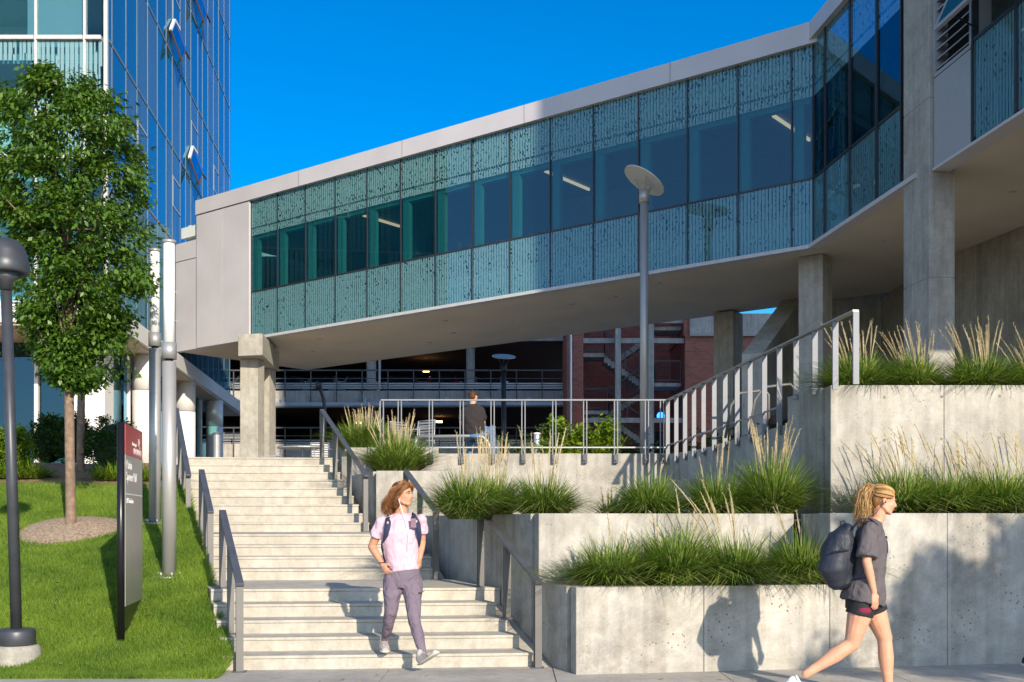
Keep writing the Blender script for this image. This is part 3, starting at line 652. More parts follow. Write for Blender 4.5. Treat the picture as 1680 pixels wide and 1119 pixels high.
# near volume: panel, louvres, glass, more storeys above
s0, s1, s2, s3 = 5.43, 6.66, 7.9, 12.3
mb = MB(); WF.box(mb, s0 + .02, s1 - .02, ZS - .02, ZM - .02, -.3, .03); put('metal_panel', mb, M['panelgrey'], wg)
mb = MB(); WF.box(mb, s0 + .02, s1 - .02, ZM, ZM + .06, -.3, .03); WF.box(mb, s0 - .0, s0 + .05, ZM + .06, ZR, -.3, .03); WF.box(mb, s1 - .06, s1, ZM + .06, ZR, -.3, .03)
z = ZM + .14
while z < ZR:
    a = WF.p(s0 + .05, z, .0); b = WF.p(s1 - .06, z, .0); mb.face([a, b, WF.p(s1 - .06, z + .07, -.12), WF.p(s0 + .05, z + .07, -.12)]); mb.face([WF.p(s0 + .05, z - .02, .0), WF.p(s1 - .06, z - .02, .0), b, a]); z += .16
lv = put('louvre_grille', mb, M['panelgrey'], wg)
mb = MB(); WF.box(mb, s0 + .05, s1 - .06, ZM + .06, ZR, -.3, -.2); put('vent_back', mb, M['black'], lv)
for a, b in ((s1, s2), (s2, s2 + 1.3), (s2 + 1.3, s3)):
    mb = MB(); WF.box(mb, a, a + .03, ZS, ZR, -.08, .03); WF.box(mb, b - .03, b, ZS, ZR, -.08, .03); WF.box(mb, a + .03, b - .03, ZM + .1 - .025, ZM + .1 + .025, -.06, .02)
    wf = put('window', mb, M['mull'], wg)
    mb = MB(); WF.box(mb, a + .03, b - .03, ZS + .03, ZM + .075, -.02, -.005); put('fritted_panel', mb, M['fritb'], wf)
    if a > s1:
        mb = MB(); WF.box(mb, a + .03, b - .03, ZM + .125, ZR, -.02, -.005); put('pane', mb, M['glassb'], wf)
# open awning sash
mb = MB(); h0 = (s1 + .04, s2 - .04); zt, zb = 10.3, 8.98; oo = .62
a, b, c, d = WF.p(h0[0], zt, .03), WF.p(h0[1], zt, .03), WF.p(h0[1], zb, oo), WF.p(h0[0], zb, oo)
for p, q in ((a, b), (b, c), (c, d), (d, a)): mb.bar(p, q, .07, .05)
sh = put('open_window', mb, M['panelgrey'], wg)
mb = MB(); th = WF.n * .02; mb.hexa([a, b, c, d], [a + th, b + th, c + th, d + th]); put('pane', mb, M['tglass'], sh)
mb = MB(); mb.bar(WF.p(h0[0] + .1, zb + .0, 0), WF.p(h0[0] + .1, zb + .25, oo - .1), .02, .02); mb.bar(WF.p(h0[1] - .1, zb, 0), WF.p(h0[1] - .1, zb + .25, oo - .1), .02, .02); put('stay', mb, M['black'], sh)
mb = MB(); WF.box(mb, s1 + .1, s3, ZS + .32, ZS + .9, -2.0, -.3); WF.box(mb, s1 + .3, s1 + .8, ZS + .9, 12, -1.2, -.5); WF.box(mb, s2 + .6, s2 + 1.1, ZS + .9, 12, -1.2, -.5); WF.box(mb, s1 + .1, s3, ZS + .32, 12, -3.2, -3.0); put('inner_wall', mb, M['inner_white'], wg)
mb = MB(); WF.box(mb, 1.9, s3, ZR, 35, -26, .03); put('upper_storeys', mb, M['panelgrey'], wg)
mb = MB(); WF.box(mb, s3 + .002, s3 + .3, ZS, ZR - .004, -14, .03); put('end_wall', mb, M['panelgrey'], wg)
mb = MB(); WF.box(mb, s0, s3, ZS - .07, ZS - .024, -.25, .05); put('edge_trim', mb, M['panel'], wg)
for (px, py) in ((1449, 394), (1661, 314), (1402, 475)):
    Y = (ZS - CAMZ) * FPX / (HOR - py); downlight(wg, (px - 840) / FPX * Y, Y, 7.284)

# concrete walls under the wing
t = T('concrete_wall', (9.6, 27, 2.5), 'high board marked concrete wall under the right wing, behind the big column', 'wall')
mb = MB(); mb.prism([(9.62, 29.4), (9.66, 24.55), (10.1, 22.3), (12.5, 12.9), (12.8, 12.9), (10.5, 22.3), (10.2, 29.4)][::1], 2.0, 7.28); put('wall', mb, concrete('concrete_back_wall', (0.42, .385, .32), blot=.2, pores=.3, streak=.4, boards=1.9), t)
mb = MB(); mb.prism([(7.3, 30.3), (10.25, 29.15), (10.25, 29.65), (7.3, 30.8)], 2.0, 7.7); put('return_wall', mb, M['board'], t)
t = T('sloping_wall', (7.0, 27, 2.5), 'shaded concrete wall with a sloping top behind the ramp railing', 'wall')
pa, pb, pc = P(1219, 571, 27.0), P(1281, 504, 29.5), P(1100, 700, 24)
mb = MB(); p1 = Vector((5.3, 26.0, 0)); p2 = Vector((7.03, 29.3, 0))
nseg = 1; prev = None
for k in range(nseg):
    f0 = k / nseg; f1 = (k + 1) / nseg
    q0 = p1.lerp(p2, f0); q1 = p1.lerp(p2, f1)
    z = lambda f: 5.3 + (7.2 - 5.3) * f
    mb.prism([q0 , q1, q1 + Vector((.45, -.2, 0)), q0 + Vector((.45, -.2, 0))][::-1], 2.0, [z(f0), z(f1), z(f1), z(f0)][::-1])
put('wall', mb, M['board'], t)

# columns -------------------------------------------------------------
def column(name, cx, cy, w, d, ang, z0, z1, label, mat='column', cap=None):
    t = T(name, (cx, cy, z0), label, 'column', 'concrete columns carrying the bridge')
    ca, sa = math.cos(ang), math.sin(ang)
    def rc(w, d, z0, z1, mbx):
        q = [Vector((cx + ca * a * w / 2 - sa * b * d / 2, cy + sa * a * w / 2 + ca * b * d / 2, 0)) for a, b in ((-1, -1), (1, -1), (1, 1), (-1, 1))]
        mbx.prism(q, z0, z1)
    n = max(1, int(round((z1 - z0) / 3.0))); hz = (z1 - z0) / n
    mb = MB()
    for k in range(n): rc(w - .0, d - .0, z0 + k * hz + (.008 if k else 0), z0 + (k + 1) * hz, mb)
    if n > 1: rc(w - .02, d - .02, z0 + .1, z1 - .1, mb)
    put('shaft', mb, M[mat], t, bevel=.015)
    if cap:
        mb = MB(); rc(cap[0], cap[1], z1 - cap[2], z1 - .004, mb); put('capital', mb, M[mat], t, bevel=.015)
    return t
# big square column (near right)
ang = math.atan2(-.1025, .9947) * -1 - math.pi * 0
cd = Vector((-.1025, .9947, 0)); nr = Vector((6.88, 18.6, 0)); rr = Vector((.9947, .1025, 0))
c0 = nr + rr * .225 + cd * .475
column('concrete_column', c0.x, c0.y, .45, .95, math.atan2(rr.y, rr.x), 2.5, 11.4, 'massive square concrete column rising past the right wing, its foot lit by sun')
t2 = column('concrete_column', .2676 * 24.9 + .05, 24.95, .56, .56, R(-37), 2.5, 7.28, 'concrete column under the bridge corner behind the ramp railing')
column('concrete_column', .193 * 31, 31.2, .6, .6, R(-37), 2.5, 7.2, 'rear olive toned concrete column left of the sloping wall')
column('concrete_column', -.2303 * 34.3, 34.3, .56, .56, R(-8), 2.5, 6.345, 'sunlit concrete column under the left end of the bridge with a blocky cap', 'columnlight')
column('concrete_column', -.2184 * 36.4, 36.4, .46, .6, R(-8), 2.5, 6.345, 'narrower concrete column standing just behind the sunlit left column', 'columnlight')
t = T('concrete_beam', P(430, 580, 35.5), 'concrete crossbeam on the left columns under the bridge', 'beam')
mb = MB(); mb.prism([(-8.14, 33.5), (-7.37, 33.3), (-7.62, 36.9), (-8.4, 37.0)], 6.35, 7.0)
put('beam', mb, M['columnlight'], t, bevel=.02)
# ================================================================== GLASS TOWER
TX, TY = -10.21, 28.5
TG = Vector((-.1045, .9945, 0)); TN = Vector((.9945, .1045, 0))
TR = Frame((TX, TY), TG, TN)                 # right face
TFr = Frame((TX, TY), (-1, 0), (0, -1))      # front face
tw = T('glass_tower', (TX - 5, TY + 8, 6.7), 'tall blue glass curtain wall tower left of the bridge', 'building')
zl = [6.9, 10.6, 13.6, 16.6, 19.6, 22.6, 25.6, 28.6]
def s_t(px): xn = (px - 840) / FPX; return (-7.222 / (xn + .10508) * 1.0) if 0 else ((-(TX) + xn * TY) / (-(TG.x) + xn * TG.y) * -1)
def s_t(px):
    xn = (px - 840) / FPX        # TX + TG.x s = xn (TY + TG.y s)
    return (TX - xn * TY) / (xn * TG.y - TG.x)
tpx = [178, 183.5, 206.5, 224.5, 242, 258, 272.5, 282.5, 295.5, 304.5, 313, 324.5, 332, 341, 350, 358.5, 367.5, 376.5, 378.3]
tss = [0.0] + [s_t(x) for x in tpx[1:]]
rs2 = random.Random(11)
late = MB(); late_m = MB()
def cell(fr, s0, s1, z0, z1, pm, fm='mull_blue', fw=.06, depth=.006, opened=False):
    mb = MB()
    fr.box(mb, s0, s0 + fw, z0, z1, -.06, depth); fr.box(mb, s0 + fw, s1, z0, z0 + .07, -.06, .012)
    w = put('window', mb, M[fm], tw)
    mb = MB(); fr.box(mb, s0 + fw, s1, z0 + .07, z1, -.03, -.005); put('pane', mb, M[pm], w)
    return w
sub = {(3, 1), (7, 0), (7, 1), (7, 3), (14, 1), (14, 2), (10, 2)}
openset = {(7, 2): 0, (10, 1): 0, (12, 3): 0}
cnt = 0
for i in range(len(tss) - 1):
    s0, s1 = tss[i], tss[i + 1]
    for j in range(len(zl) - 1):
        z0, z1 = zl[j], zl[j + 1]
        Y0 = TY + TG.y * s0; ylow = HOR - (z0 - CAMZ) / Y0 * FPX; Yb = TY + TG.y * s1
        pm = 'tfrit' if rs2.random() < .62 else 'tglass'
        if ylow < 0 or HOR - (z1 - CAMZ) / Yb * FPX > 420:
            TR.box(late, s0 + .03, s1, z0 + .07, z1, -.03, -.005); TR.box(late_m, s0, s0 + .06, z0, z1, -.06, .006); continue
        w = cell(TR, s0, s1, z0, z1, pm); cnt += 1
        if (i, j) in sub:
            mb = MB(); a = z0 + 1.15
            for zz_ in (a, a + .95): TR.box(mb, s0 + .05, s1 - .02, zz_, zz_ + .05, -.004, .012)
            TR.box(mb, s0 + .061, s0 + .16, a + .05, a + .95, -.004, .012)
            put('vent_frame', mb, M['mull_light'], w)
put('upper_glazing', late, M['tfrit'], tw, kind='stuff'); put('upper_mullions', late_m, M['mull_blue'], tw, kind='stuff')
def open_sash(px, py, px2):
    """tilted open window: white frame with two glass leaves below it"""
    sA = s_t(px - 1); Y = TY + TG.y * sA; z = CAMZ + (HOR - py) / FPX * Y
    A_, L_, R_ = TR.p(sA, z, .06), TR.p(sA - .72, z - .62, .08), TR.p(sA + .62, z - .03, .10)
    mb = MB()
    for p, q in ((A_, L_), (A_, R_)): mb.bar(p, q, .09, .08)
    f = put('open_window', mb, M['white'], tw)
    dn = TR.p(sA + .55, z - .75, .30) - A_
    for p, q in ((A_, L_), (R_, A_)):
        mb = MB(); mb.hexa([p, q, q + dn, p + dn], [v + TN * .02 for v in (p, q, q + dn, p + dn)]); put('pane', mb, M['podglass'], f)
        mb = MB(); mb.bar(p + dn, q + dn, .05, .04); mb.bar(q, q + dn, .05, .04); put('sash_frame', mb, M['gdark'], f)
    mb = MB(); mb.bar(A_ + dn * .95, TR.p(sA + .5, z - 1.3, .05), .05, .04); put('stay', mb, M['leaflime'], f)
open_sash(284, 33, 0); open_sash(314, 241, 0); open_sash(322, -22, 0)
# front face
fpx = [178, 172, 142, 62, -14, -92, -170, -300]
fs = [(-TX) * -1 - ((x - 840) / FPX * TY) for x in fpx]; fs = [TX - (x - 840) / FPX * TY for x in fpx]; fs[0] = 0
for i in range(len(fs) - 1):
    for j in range(4):
        z0, z1 = zl[j], zl[j + 1]
        if i == 0:
            mb = MB(); TFr.box(mb, -.0, fs[1], z0, z1, -.05, .05); put('corner_post', mb, M['mull_light'], tw); continue
        mb = MB(); TFr.box(mb, fs[i], fs[i] + (.07 if i > 1 else .015), z0, z1, -.08, .05); TFr.box(mb, fs[i] + .07, fs[i + 1], z0, z0 + .10, -.08, .10)
        w = put('window', mb, M['mull_light'], tw)
        if j in (1, 2):
            mb = MB(); TFr.box(mb, fs[i] + .07, fs[i + 1], z1 - .5, z1, -.03, -.005); put('pane', mb, M['tfrontfrit' if j == 1 else 'tclear'], w)
            mb = MB(); TFr.box(mb, fs[i] + .07, fs[i + 1], z0 + .1, z1 - .5, -.03, -.005); put('pane', mb, M['tclear' if (i == 3 or j == 2) else 'tfrontfrit'], w)
        else:
            mb = MB(); TFr.box(mb, fs[i] + .07, fs[i + 1], z0 + .1, z1, -.03, -.005); put('pane', mb, M['tclear'], w)
# slabs, ceilings, core
for z in zl[:]:
    mb = MB(); q = [TFr.p(.3, 0, -.35), TFr.p(18, 0, -.35), TFr.p(18, 0, -16), (TX - .35 + TG.x * 20.5, TY + 20.5), TR.p(.5, 0, -.35)]
    q = [Vector((TX - .3, TY + .35, 0)), Vector((TX - .3 + TG.x * 21, TY + 21, 0)), Vector((TX - 18, TY + 21, 0)), Vector((TX - 18, TY + .35, 0))]
    mb.prism(q, z - .45, z - .02); put('floor_slab', mb, M['spandrel'], tw)
mb = MB(); mb.box(TX - 17.9, TX - 2.6, TY + 5, TY + 5.2, 6.9, 28); mb.box(TX - 17.9, TX - 2.6, TY + 19, TY + 19.2, 6.9, 28); mb.box(TX - 4.6, TX - 4.4, TY + 5.2, TY + 18.9, 6.9, 28); put('inner_wall', mb, M['inner_white'], tw)
mb = MB(); mb.box(TX - 2.25, TX - .75, TY + .5, TY + .56, 13.6, 15.0); put('blind', mb, M['panelgrey'], tw)
mb = MB(); mb.box(TX - 4.2, TX - 3.1, TY + 1.5, TY + 1.56, 10.7, 12.4); put('inner_wall', mb, M['inner_white'], tw)
# soffit and fascia
mb = MB(); q = [TFr.p(-.25, 0, .35), TR.p(24.5, 0, .25), Vector((TX - 20, TY + 24.5, 0)), Vector((TX - 20, TY - .35, 0))]
q[0] = Vector((TX + .25, TY - .35, 0)); mb.prism(q, 6.42, 6.90); put('fascia', mb, M['white'], tw)
mb = MB(); q = [Vector((TX + .15, TY - .25, 0)), TR.p(24.3, 0, .15), Vector((TX - 20, TY + 24.3, 0)), Vector((TX - 20, TY - .25, 0))]; mb.prism(q, 6.36, 6.418); put('soffit', mb, M['soffit'], tw)
# podium
mb = MB(); mb.box(-30, -11.75, 31.0, 31.1, 2.9, 6.355); put('podium_pane', mb, M['podglass'], tw)
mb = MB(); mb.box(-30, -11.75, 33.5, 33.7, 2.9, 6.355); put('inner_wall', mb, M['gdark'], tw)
mb = MB()
for px in (62, -30, -120): X = (px - 840) / FPX * 31; mb.box(X - .05, X + .05, 30.88, 30.998, 2.9, 6.355)
put('podium_mullion', mb, M['white'], tw)
mb = MB(); mb.prism([(-11.9, 30.6), (-11.05, 30.6), (-11.1, 31.4), (-11.9, 31.4)], 2.5, 6.355); put('podium_pier', mb, M['white'], tw)
mb = MB(); a = Vector((-11.2, 31.4, 0)); b = Vector((-12.8, 47.5, 0)); wall_seg(mb, a, b, .08, 2.4, 6.355); put('podium_pane', mb, M['podglass'], tw)
mb = MB()
for k in range(9):
    q = a.lerp(b, k / 8); mb.box(q.x - .0, q.x + .09, q.y - .04, q.y + .04, 2.4, 6.355)
put('podium_mullion', mb, M['white'], tw)
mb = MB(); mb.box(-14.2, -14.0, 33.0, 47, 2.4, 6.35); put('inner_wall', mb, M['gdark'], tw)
# round white columns
for k, (px, Y, r, lab) in enumerate(((238, 33.4, .36, 'front round white column left of the light poles'), (303.5, 39.8, .36, 'round white column seen right of the tall light poles, partly sunlit'), (352, 46.0, .34, 'rearmost shaded round white column under the tower edge'))):
    X = (px - 840) / FPX * Y; z0 = lawn_z(X, Y) if k == 0 else 2.5
    t = T('round_column', (X, Y, z0), lab, 'column', 'round white columns under the glass tower')
    mb = MB(); mb.tube([(X, Y, z0), (X, Y, 5.3)], r, 32); put('shaft', mb, M['white'], t, smooth=False)
    mb = MB(); mb.tube([(X, Y, 5.32), (X, Y, 6.36)], r, 32); put('shaft', mb, M['white'], t)
    for ch in t.children:
        me = ch.data
        for p in me.polygons: p.use_smooth = len(p.vertices) == 4
t = T('bollard', P(356, 745, 30), 'short steel bollard in front of the rear round column', 'bollard')
X = P(356, 0, 30).x; mb = MB(); mb.tube([(X, 30, 2.55), (X, 30, 3.75)], .09, 16); put('post', mb, M['steel'], t); mb = MB(); mb.tube([(X, 30, 3.75), (X, 30, 3.80)], .10, 16); put('cap', mb, M['rail'], t)

# ================================================================== PARKING GARAGE
GY = 58.0
gx = lambda px: (px - 840) / FPX * GY
bx_ = lambda px: (px - 840) / FPX * 53.7
gz = lambda py: CAMZ + (HOR - py) / FPX * GY
gr = T('parking_garage', (-6, GY, 2.5), 'dark open parking garage behind the bridge', 'building')
XL, XR = gx(300), gx(958)
for (zt_, nm) in ((gz(641), 0), (gz(728), 0), (gz(535), 0)):
    mb = MB(); mb.box(XL, XR, GY, GY + .25, zt_ - .75, zt_); put('spandrel', mb, M['garage'], gr)
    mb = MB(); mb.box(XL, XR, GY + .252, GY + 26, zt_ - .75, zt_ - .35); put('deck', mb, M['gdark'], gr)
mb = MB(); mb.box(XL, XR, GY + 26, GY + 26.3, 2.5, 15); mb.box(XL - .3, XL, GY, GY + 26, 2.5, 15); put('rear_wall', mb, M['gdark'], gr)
mb = MB(); mb.box(XL, XR, GY - .3, GY + 26, 15, 15.4); put('roof', mb, M['garage'], gr)
for zt_ in (gz(608), gz(702)):
    mb = MB(); mb.bar((XL, GY - .1, zt_), (XR, GY - .1, zt_), .06, .07); mb.bar((XL, GY - .1, zt_ - .42), (XR, GY - .1, zt_ - .42), .03, .03)
    x = XL
    while x < XR: mb.bar((x, GY - .1, zt_ - 1.8), (x, GY - .1, zt_), .05, .06); x += 1.32
    put('railing', mb, M['rail'], gr)
    mb = MB()
    for dz in (0, .12, .24): mb.tube([(XL, GY + .5, zt_ - .85 + dz), (XR, GY + .5, zt_ - .85 + dz)], .055, 6)
    put('guard_rail', mb, M['silver'], gr)
mb = MB(); mb.tube([(XL, GY - .25, gz(666)), (XR, GY - .25, gz(664))], .15, 10)
x = XL + 1
while x < XR: mb.box(x - .1, x + .1, GY - .3, GY - .05, gz(665), gz(653)); x += 2.1
put('pipe', mb, M['silver'], gr)
for px, w in ((606, .5), (771, .45), (1500, .5)):
    if px < 935: mb = MB(); mb.tube([(gx(px), GY + .8, 2.5), (gx(px), GY + .8, 15)], w / 2, 14); put('pillar', mb, M['garage'], gr)
for px, py in ((684, 584), (562, 678), (708, 676)):
    mb = MB(); z = gz(py); mb.box(gx(px) - .17, gx(px) + .17, GY + 6, GY + 6.3, z + .0, z + .09); put('ceiling_lamp', mb, M['lamp_on'], gr)
mb = MB(); mb.tube([(bx_(936), 53.7, 2.5), (bx_(936), 53.7, 14)], .08, 8); mb.tube([(gx(624), GY - .35, gz(640)), (gx(624), GY - .35, gz(560))], .07, 8); put('downpipe', mb, M['silver'], gr)
# cars
def make_car(paint, label, front=True):
    t = T('parked_car', (0, 0, 0), label, 'car', 'cars parked in the garage')
    prof = [(-2.1, .35), (-2.12, .75), (-1.9, .92), (-1.25, .98), (-.65, 1.42), (.75, 1.44), (1.45, 1.02), (2.05, .95), (2.15, .6), (2.1, .35)]
    mb = MB()
    rings = []
    for sx, w in ((-1, .82), (-.6, .9), (.6, .9), (1, .82)):
        rings.append([Vector((sx * .9 * (1.0 if z < 1.0 else .78), y * (1 if abs(sx) < .9 else .97), z)) for y, z in prof])
    for a, b in zip(rings, rings[1:]):
        for k in range(len(prof)):
            j = (k + 1) % len(prof); mb.face([a[k], a[j], b[j], b[k]])
    mb.face(rings[0][::-1]); mb.face(rings[-1])
    put('body', mb, paint, t, bevel=.05)
    for q4, dy in (([(-.62, -1.22, 1.01), (.62, -1.22, 1.01), (.58, -.70, 1.40), (-.58, -.70, 1.40)], -.02), ([(.60, 1.43, 1.06), (-.60, 1.43, 1.06), (-.56, .82, 1.43), (.56, .82, 1.43)], .02)):
        mb = MB(); mb.face([(v[0], v[1] + dy, v[2] + .015) for v in q4]); put('windscreen', mb, M['carglass'], t)
    for sx in (-1, 1):
        mb = MB(); mb.box(sx * .66 - .16, sx * .66 + .16, -2.15, -2.08, .66, .82); put('headlight', mb, M['headlight'] if front else M['taillight'], t)
        for y in (-1.35, 1.35): mb = MB(); mb.tube([(sx * .72, y, .33), (sx * .9, y, .33)], .33, 16, up=(0, 0, 1)); put('wheel', mb, M['tyre'], t)
        mb = MB(); mb.box(sx * .95 - .1, sx * .95 + .1, -.75, -.6, 1.0, 1.14); put('mirror', mb, paint, t)
    mb = MB(); mb.box(-.5, .5, -2.16, -2.10, .42, .56); put('grille', mb, M['black'], t)
    return t
cs = make_car(M['silver'], 'silver car in the upper garage level, left of the round pillar'); cdk = make_car(M['darkcar'], 'dark car by the left end of the upper garage level'); crd = make_car(M['redpaint'], 'dark red car on the upper garage level near the seated man')
ctl = make_car(M['silver'], 'silver car showing a red tail light in the lower garage level', False)
zU, zLw = gz(641) - .35, gz(728) - .35
def place(c, px, z, lab=None, y=GY + 3.2): 
    c.location = (gx(px), y, z); 
    if lab: c['label'] = lab
place(cdk, 460, zU); place(cs, 517, zU, 'silver car facing out at the middle of the upper garage level'); place(crd, 722, zU); place(ctl, 372, zLw)
c = copy_tree(cs, (gx(578), GY + 3.2, zU), label='pale silver car just left of the upper garage pillar')
c = copy_tree(cdk, (gx(653), GY + 3.2, zU), label='dark car with pale headlights right of the tall downpipe')
c = copy_tree(cdk, (gx(392), GY + 3.2, zU), label='dark car at the far left of the upper garage level by the tower')
c = copy_tree(cs, (gx(640), GY + 3.2, zLw), label='silver car low in the dark lower garage level')
c = copy_tree(cs, (gx(800), GY + 3.2, zU), label='silver car behind the far disc lamp in the upper garage level')

# ================================================================== BRICK STAIR TOWER
BY = 54.0
bx = lambda px: (px - 840) / FPX * BY
bz = lambda py: CAMZ + (HOR - py) / FPX * BY
bt = T('brick_stair_tower', (bx(1050), BY, 2.5), 'red brick stair tower with concrete frame and open flights of stairs', 'building')
mb = MB(); mb.box(bx(930), bx(957), BY, BY + 5, 2.5, 16); put('brick_pier', mb, M['brick'], bt)
mb = MB(); mb.box(bx(1124), bx(1330), BY, BY + 5, 2.5, bz(550)); mb.box(bx(1122), bx(1131), BY, BY + 5, bz(550), 16); put('brick_pier', mb, M['brick'], bt)
mb = MB(); mb.box(bx(957), bx(1124), BY + 5.0, BY + 5.3, 2.5, 16); put('brick_back', mb, M['brick'], bt)
mb = MB(); mb.box(bx(957), bx(1124), BY + 4.9, BY + 4.99, bz(640), bz(560) ); mb = MB()
mb.box(bx(1074), bx(1096), BY + 4.9, BY + 4.98, bz(624), bz(575)); mb.box(bx(1072), bx(1122), BY + 4.9, BY + 4.98, bz(760), bz(695)); put('doorway', mb, M['black'], bt)
mb = MB(); mb.box(bx(1131), bx(1330), BY - .1, BY + .6, bz(550), bz(515)); put('concrete_band', mb, M['garage'], bt)
mb = MB(); mb.box(bx(1131), bx(1330), BY - .16, BY - .102, bz(552), bz(547)); put('band_trim', mb, M['pole'], bt)
for px0, px1 in ((1009, 1018), (1062, 1072)):
    mb = MB(); mb.box(bx(px0), bx(px1), BY - .2, BY + .15, 2.5, 16); put('frame_post', mb, M['garage'], bt)
for py in (558, 689, 525):
    mb = MB(); mb.box(bx(957), bx(1123), BY + .16, BY + .4, bz(py + 4), bz(py - 4)); put('frame_beam', mb, M['garage'], bt)
def landing(x0, x1, py):
    mb = MB(); mb.box(bx(x0), bx(x1), BY + .5, BY + 2.2, bz(py + 6), bz(py)); put('landing', mb, M['garage'], bt)
def rail2(pts, h=1.05):
    mb = MB(); P3 = [Vector((bx(x), BY + .45, bz(y))) for x, y in pts]
    for a, b in zip(P3, P3[1:]):
        mb.bar(a + Vector((0, 0, h)), b + Vector((0, 0, h)), .05, .06); mb.bar(a + Vector((0, 0, .12)), b + Vector((0, 0, .12)), .04, .04)
        n = max(1, int((b - a).length / 1.1))
        for k in range(n + 1): q = a.lerp(b, k / n); mb.bar(q, q + Vector((0, 0, h)), .045, .045)
        n2 = int((b - a).length / .14)
        for k in range(n2): q = a.lerp(b, k / n2); mb.bar(q + Vector((0, .01, .12)), q + Vector((0, .01, h)), .012, .012)
    put('stair_railing', mb, M['rail'], bt)
landing(957, 993, 577); rail2([(957, 577), (993, 577), (1007, 586)]); landing(957, 1000, 672); rail2([(957, 672), (998, 672)])
landing(1072, 1120, 626); rail2([(1072, 626), (1118, 626)]); landing(1072, 1120, 533)
def flight(x0, y0, x1, y1, dy=0.6):
    mb = MB(); n = 12; a = Vector((bx(x0), 0, bz(y0))); b = Vector((bx(x1), 0, bz(y1)))
    for k in range(n):
        p = a.lerp(b, k / n); q = a.lerp(b, (k + 1) / n); mb.box(min(p.x, q.x), max(p.x, q.x), BY + dy, BY + dy + 1.3, min(p.z, q.z) - .3, min(p.z, q.z) + .02)
    put('stair_flight', mb, M['garage'], bt); rail2([(x0, y0), (x1, y1)])
flight(993, 578, 1062, 628); flight(1000, 672, 1062, 632, 2.2); flight(1000, 678, 1062, 722); flight(1015, 578, 1062, 545, 2.2)
mb = MB(); mb.ball((bx(1093), BY + 2.0, bz(676)), .2, 10); put('blue_light', mb, M['bluelamp'], bt)
# ================================================================== HANDRAILS
def ground_at(v):
    z = 0.0
    for i, vv in enumerate(vs):
        if v >= vv: z = zs(i, v)
    return z
def handrail(u0, u1, v0, v1, label, post_vs):
    b0, b1 = SK(u0, v0), SK(u1, v1); z0, z1 = ground_at(v0) + .86, ground_at(v1) + .86
    t = T('stair_handrail', (b0.x, b0.y, ground_at(v0)), label, 'handrail', 'steel handrails on the outdoor stairs')
    d = Vector((b1.x - b0.x, b1.y - b0.y, 0)).normalized()
    pt = lambda f: b0.lerp(b1, f) + Vector((0, 0, z0 + (z1 - z0) * f))
    mb = MB(); a = pt(-.03); c = pt(1.0); sdx = Vector((d.y, -d.x, 0))
    mb.bar(a, c, .075, .03); put('top_rail', mb, M['rail'], t, bevel=.004)
    for f in post_vs:
        q = pt(f); v = v0 + (v1 - v0) * f; zg = ground_at(v); q0 = Vector((q.x, q.y, zg))
        mb = MB()
        for o in (-.022, .022): mb.bar(q0 + d * o, Vector((q.x, q.y, q.z - .016)) + d * o, .07, .014, up=d)
        po = put('post', mb, M['post'], t)
        mb = MB(); mb.box(q.x - .06, q.x + .06, q.y - .06, q.y + .06, zg - .01, zg + .012); put('base_plate', mb, M['rail'], po)
    return t
handrail(.03, .03, -.12, 1.62, 'lowest left handrail beside the lawn edge, reaching the sidewalk', (0.0, .48, 1.0))
handrail(2.90, 2.90, -.12, 1.62, 'lowest right handrail beside the lower planter, reaching the sidewalk', (0.0, .5, 1.0))
handrail(0, 0, 2.85, 4.3, 'middle left handrail, between the lowest and uppermost left rails', (0.0, .45, 1.0))
handrail(2.74, 2.74, 2.85, 4.3, 'middle right handrail just behind the man in the pink shirt', (0.0, .5, 1.0))
handrail(-.1, -.1, 5.5, 8.75, 'uppermost left handrail next to the tall light poles', (0.0, .33, .66, 1.0))
handrail(2.45, 2.40, 5.5, 8.75, 'uppermost right handrail rising to the terrace beside the tall grass', (0.0, .33, .66, 1.0))
# terrace railing
t = T('terrace_railing', (0, 18.46, 2.44), 'thin steel railing of paired bars along the front of the terrace', 'railing')
RY = 18.44; rx = lambda px: (px - 840) / FPX * RY
xs = [626.5, 656] + [707 + 50.6 * k for k in range(8)]
mb = MB(); mb.bar((rx(625), RY, 3.43), (rx(1097), RY, 3.43), .045, .024); put('top_rail', mb, M['ramp_post'], t)
mb = MB(); mb.bar((rx(625), RY, 2.655), (rx(1092), RY, 2.655), .02, .02); put('bottom_rail', mb, M['steel'], t)
for x in xs + [1086]:
    mb = MB()
    for o in (-.026, .026): mb.bar((rx(x) + o, RY, 2.46), (rx(x) + o, RY, 3.416), .016, .03)
    po = put('post', mb, M['ramp_post'], t)
    mb = MB(); mb.box(rx(x) - .035, rx(x) + .035, RY - .02, RY + .055, 2.40, 2.54); mb.tube([(rx(x), RY - .045, 2.45), (rx(x), RY - .01, 2.45)], .022, 8, up=(0, 0, 1)); put('bracket', mb, M['rail'], po)
# ramp railing
t = T('ramp_railing', G, 'steel railing of wide flat posts climbing the ramp wall to the right', 'railing')
tops = [(1408.7, 509.8), (1374.8, 528), (1341, 545), (1310, 559), (1282.5, 570.7), (1257.8, 582.5), (1234, 593.6), (1212.8, 604), (1193, 612.4), (1175, 621.3), (1157.4, 629), (1141.5, 636.4), (1126.8, 643.8), (1112.4, 650), (1098.4, 656.7)]
pp = []
for x, y in tops:
    xn = (x - 840) / FPX; Yq = 5.677 / (xn + .168); pp.append(Vector((xn * Yq - .03, Yq, 0)))
ztop = lambda Y: 3.43 + (3.68 - 3.43) * (18.45 - Y) / (18.45 - 11.94)
zbot = lambda Y: (2.48 + .155 * (18.5 - Y) / 4.7) if Y > 13.77 else 2.97
mb = MB(); a, b = pp[-1], pp[0]; mb.bar((a.x, a.y, ztop(a.y)), (b.x, b.y, ztop(b.y)), .07, .02); put('top_rail', mb, M['steel'], t)
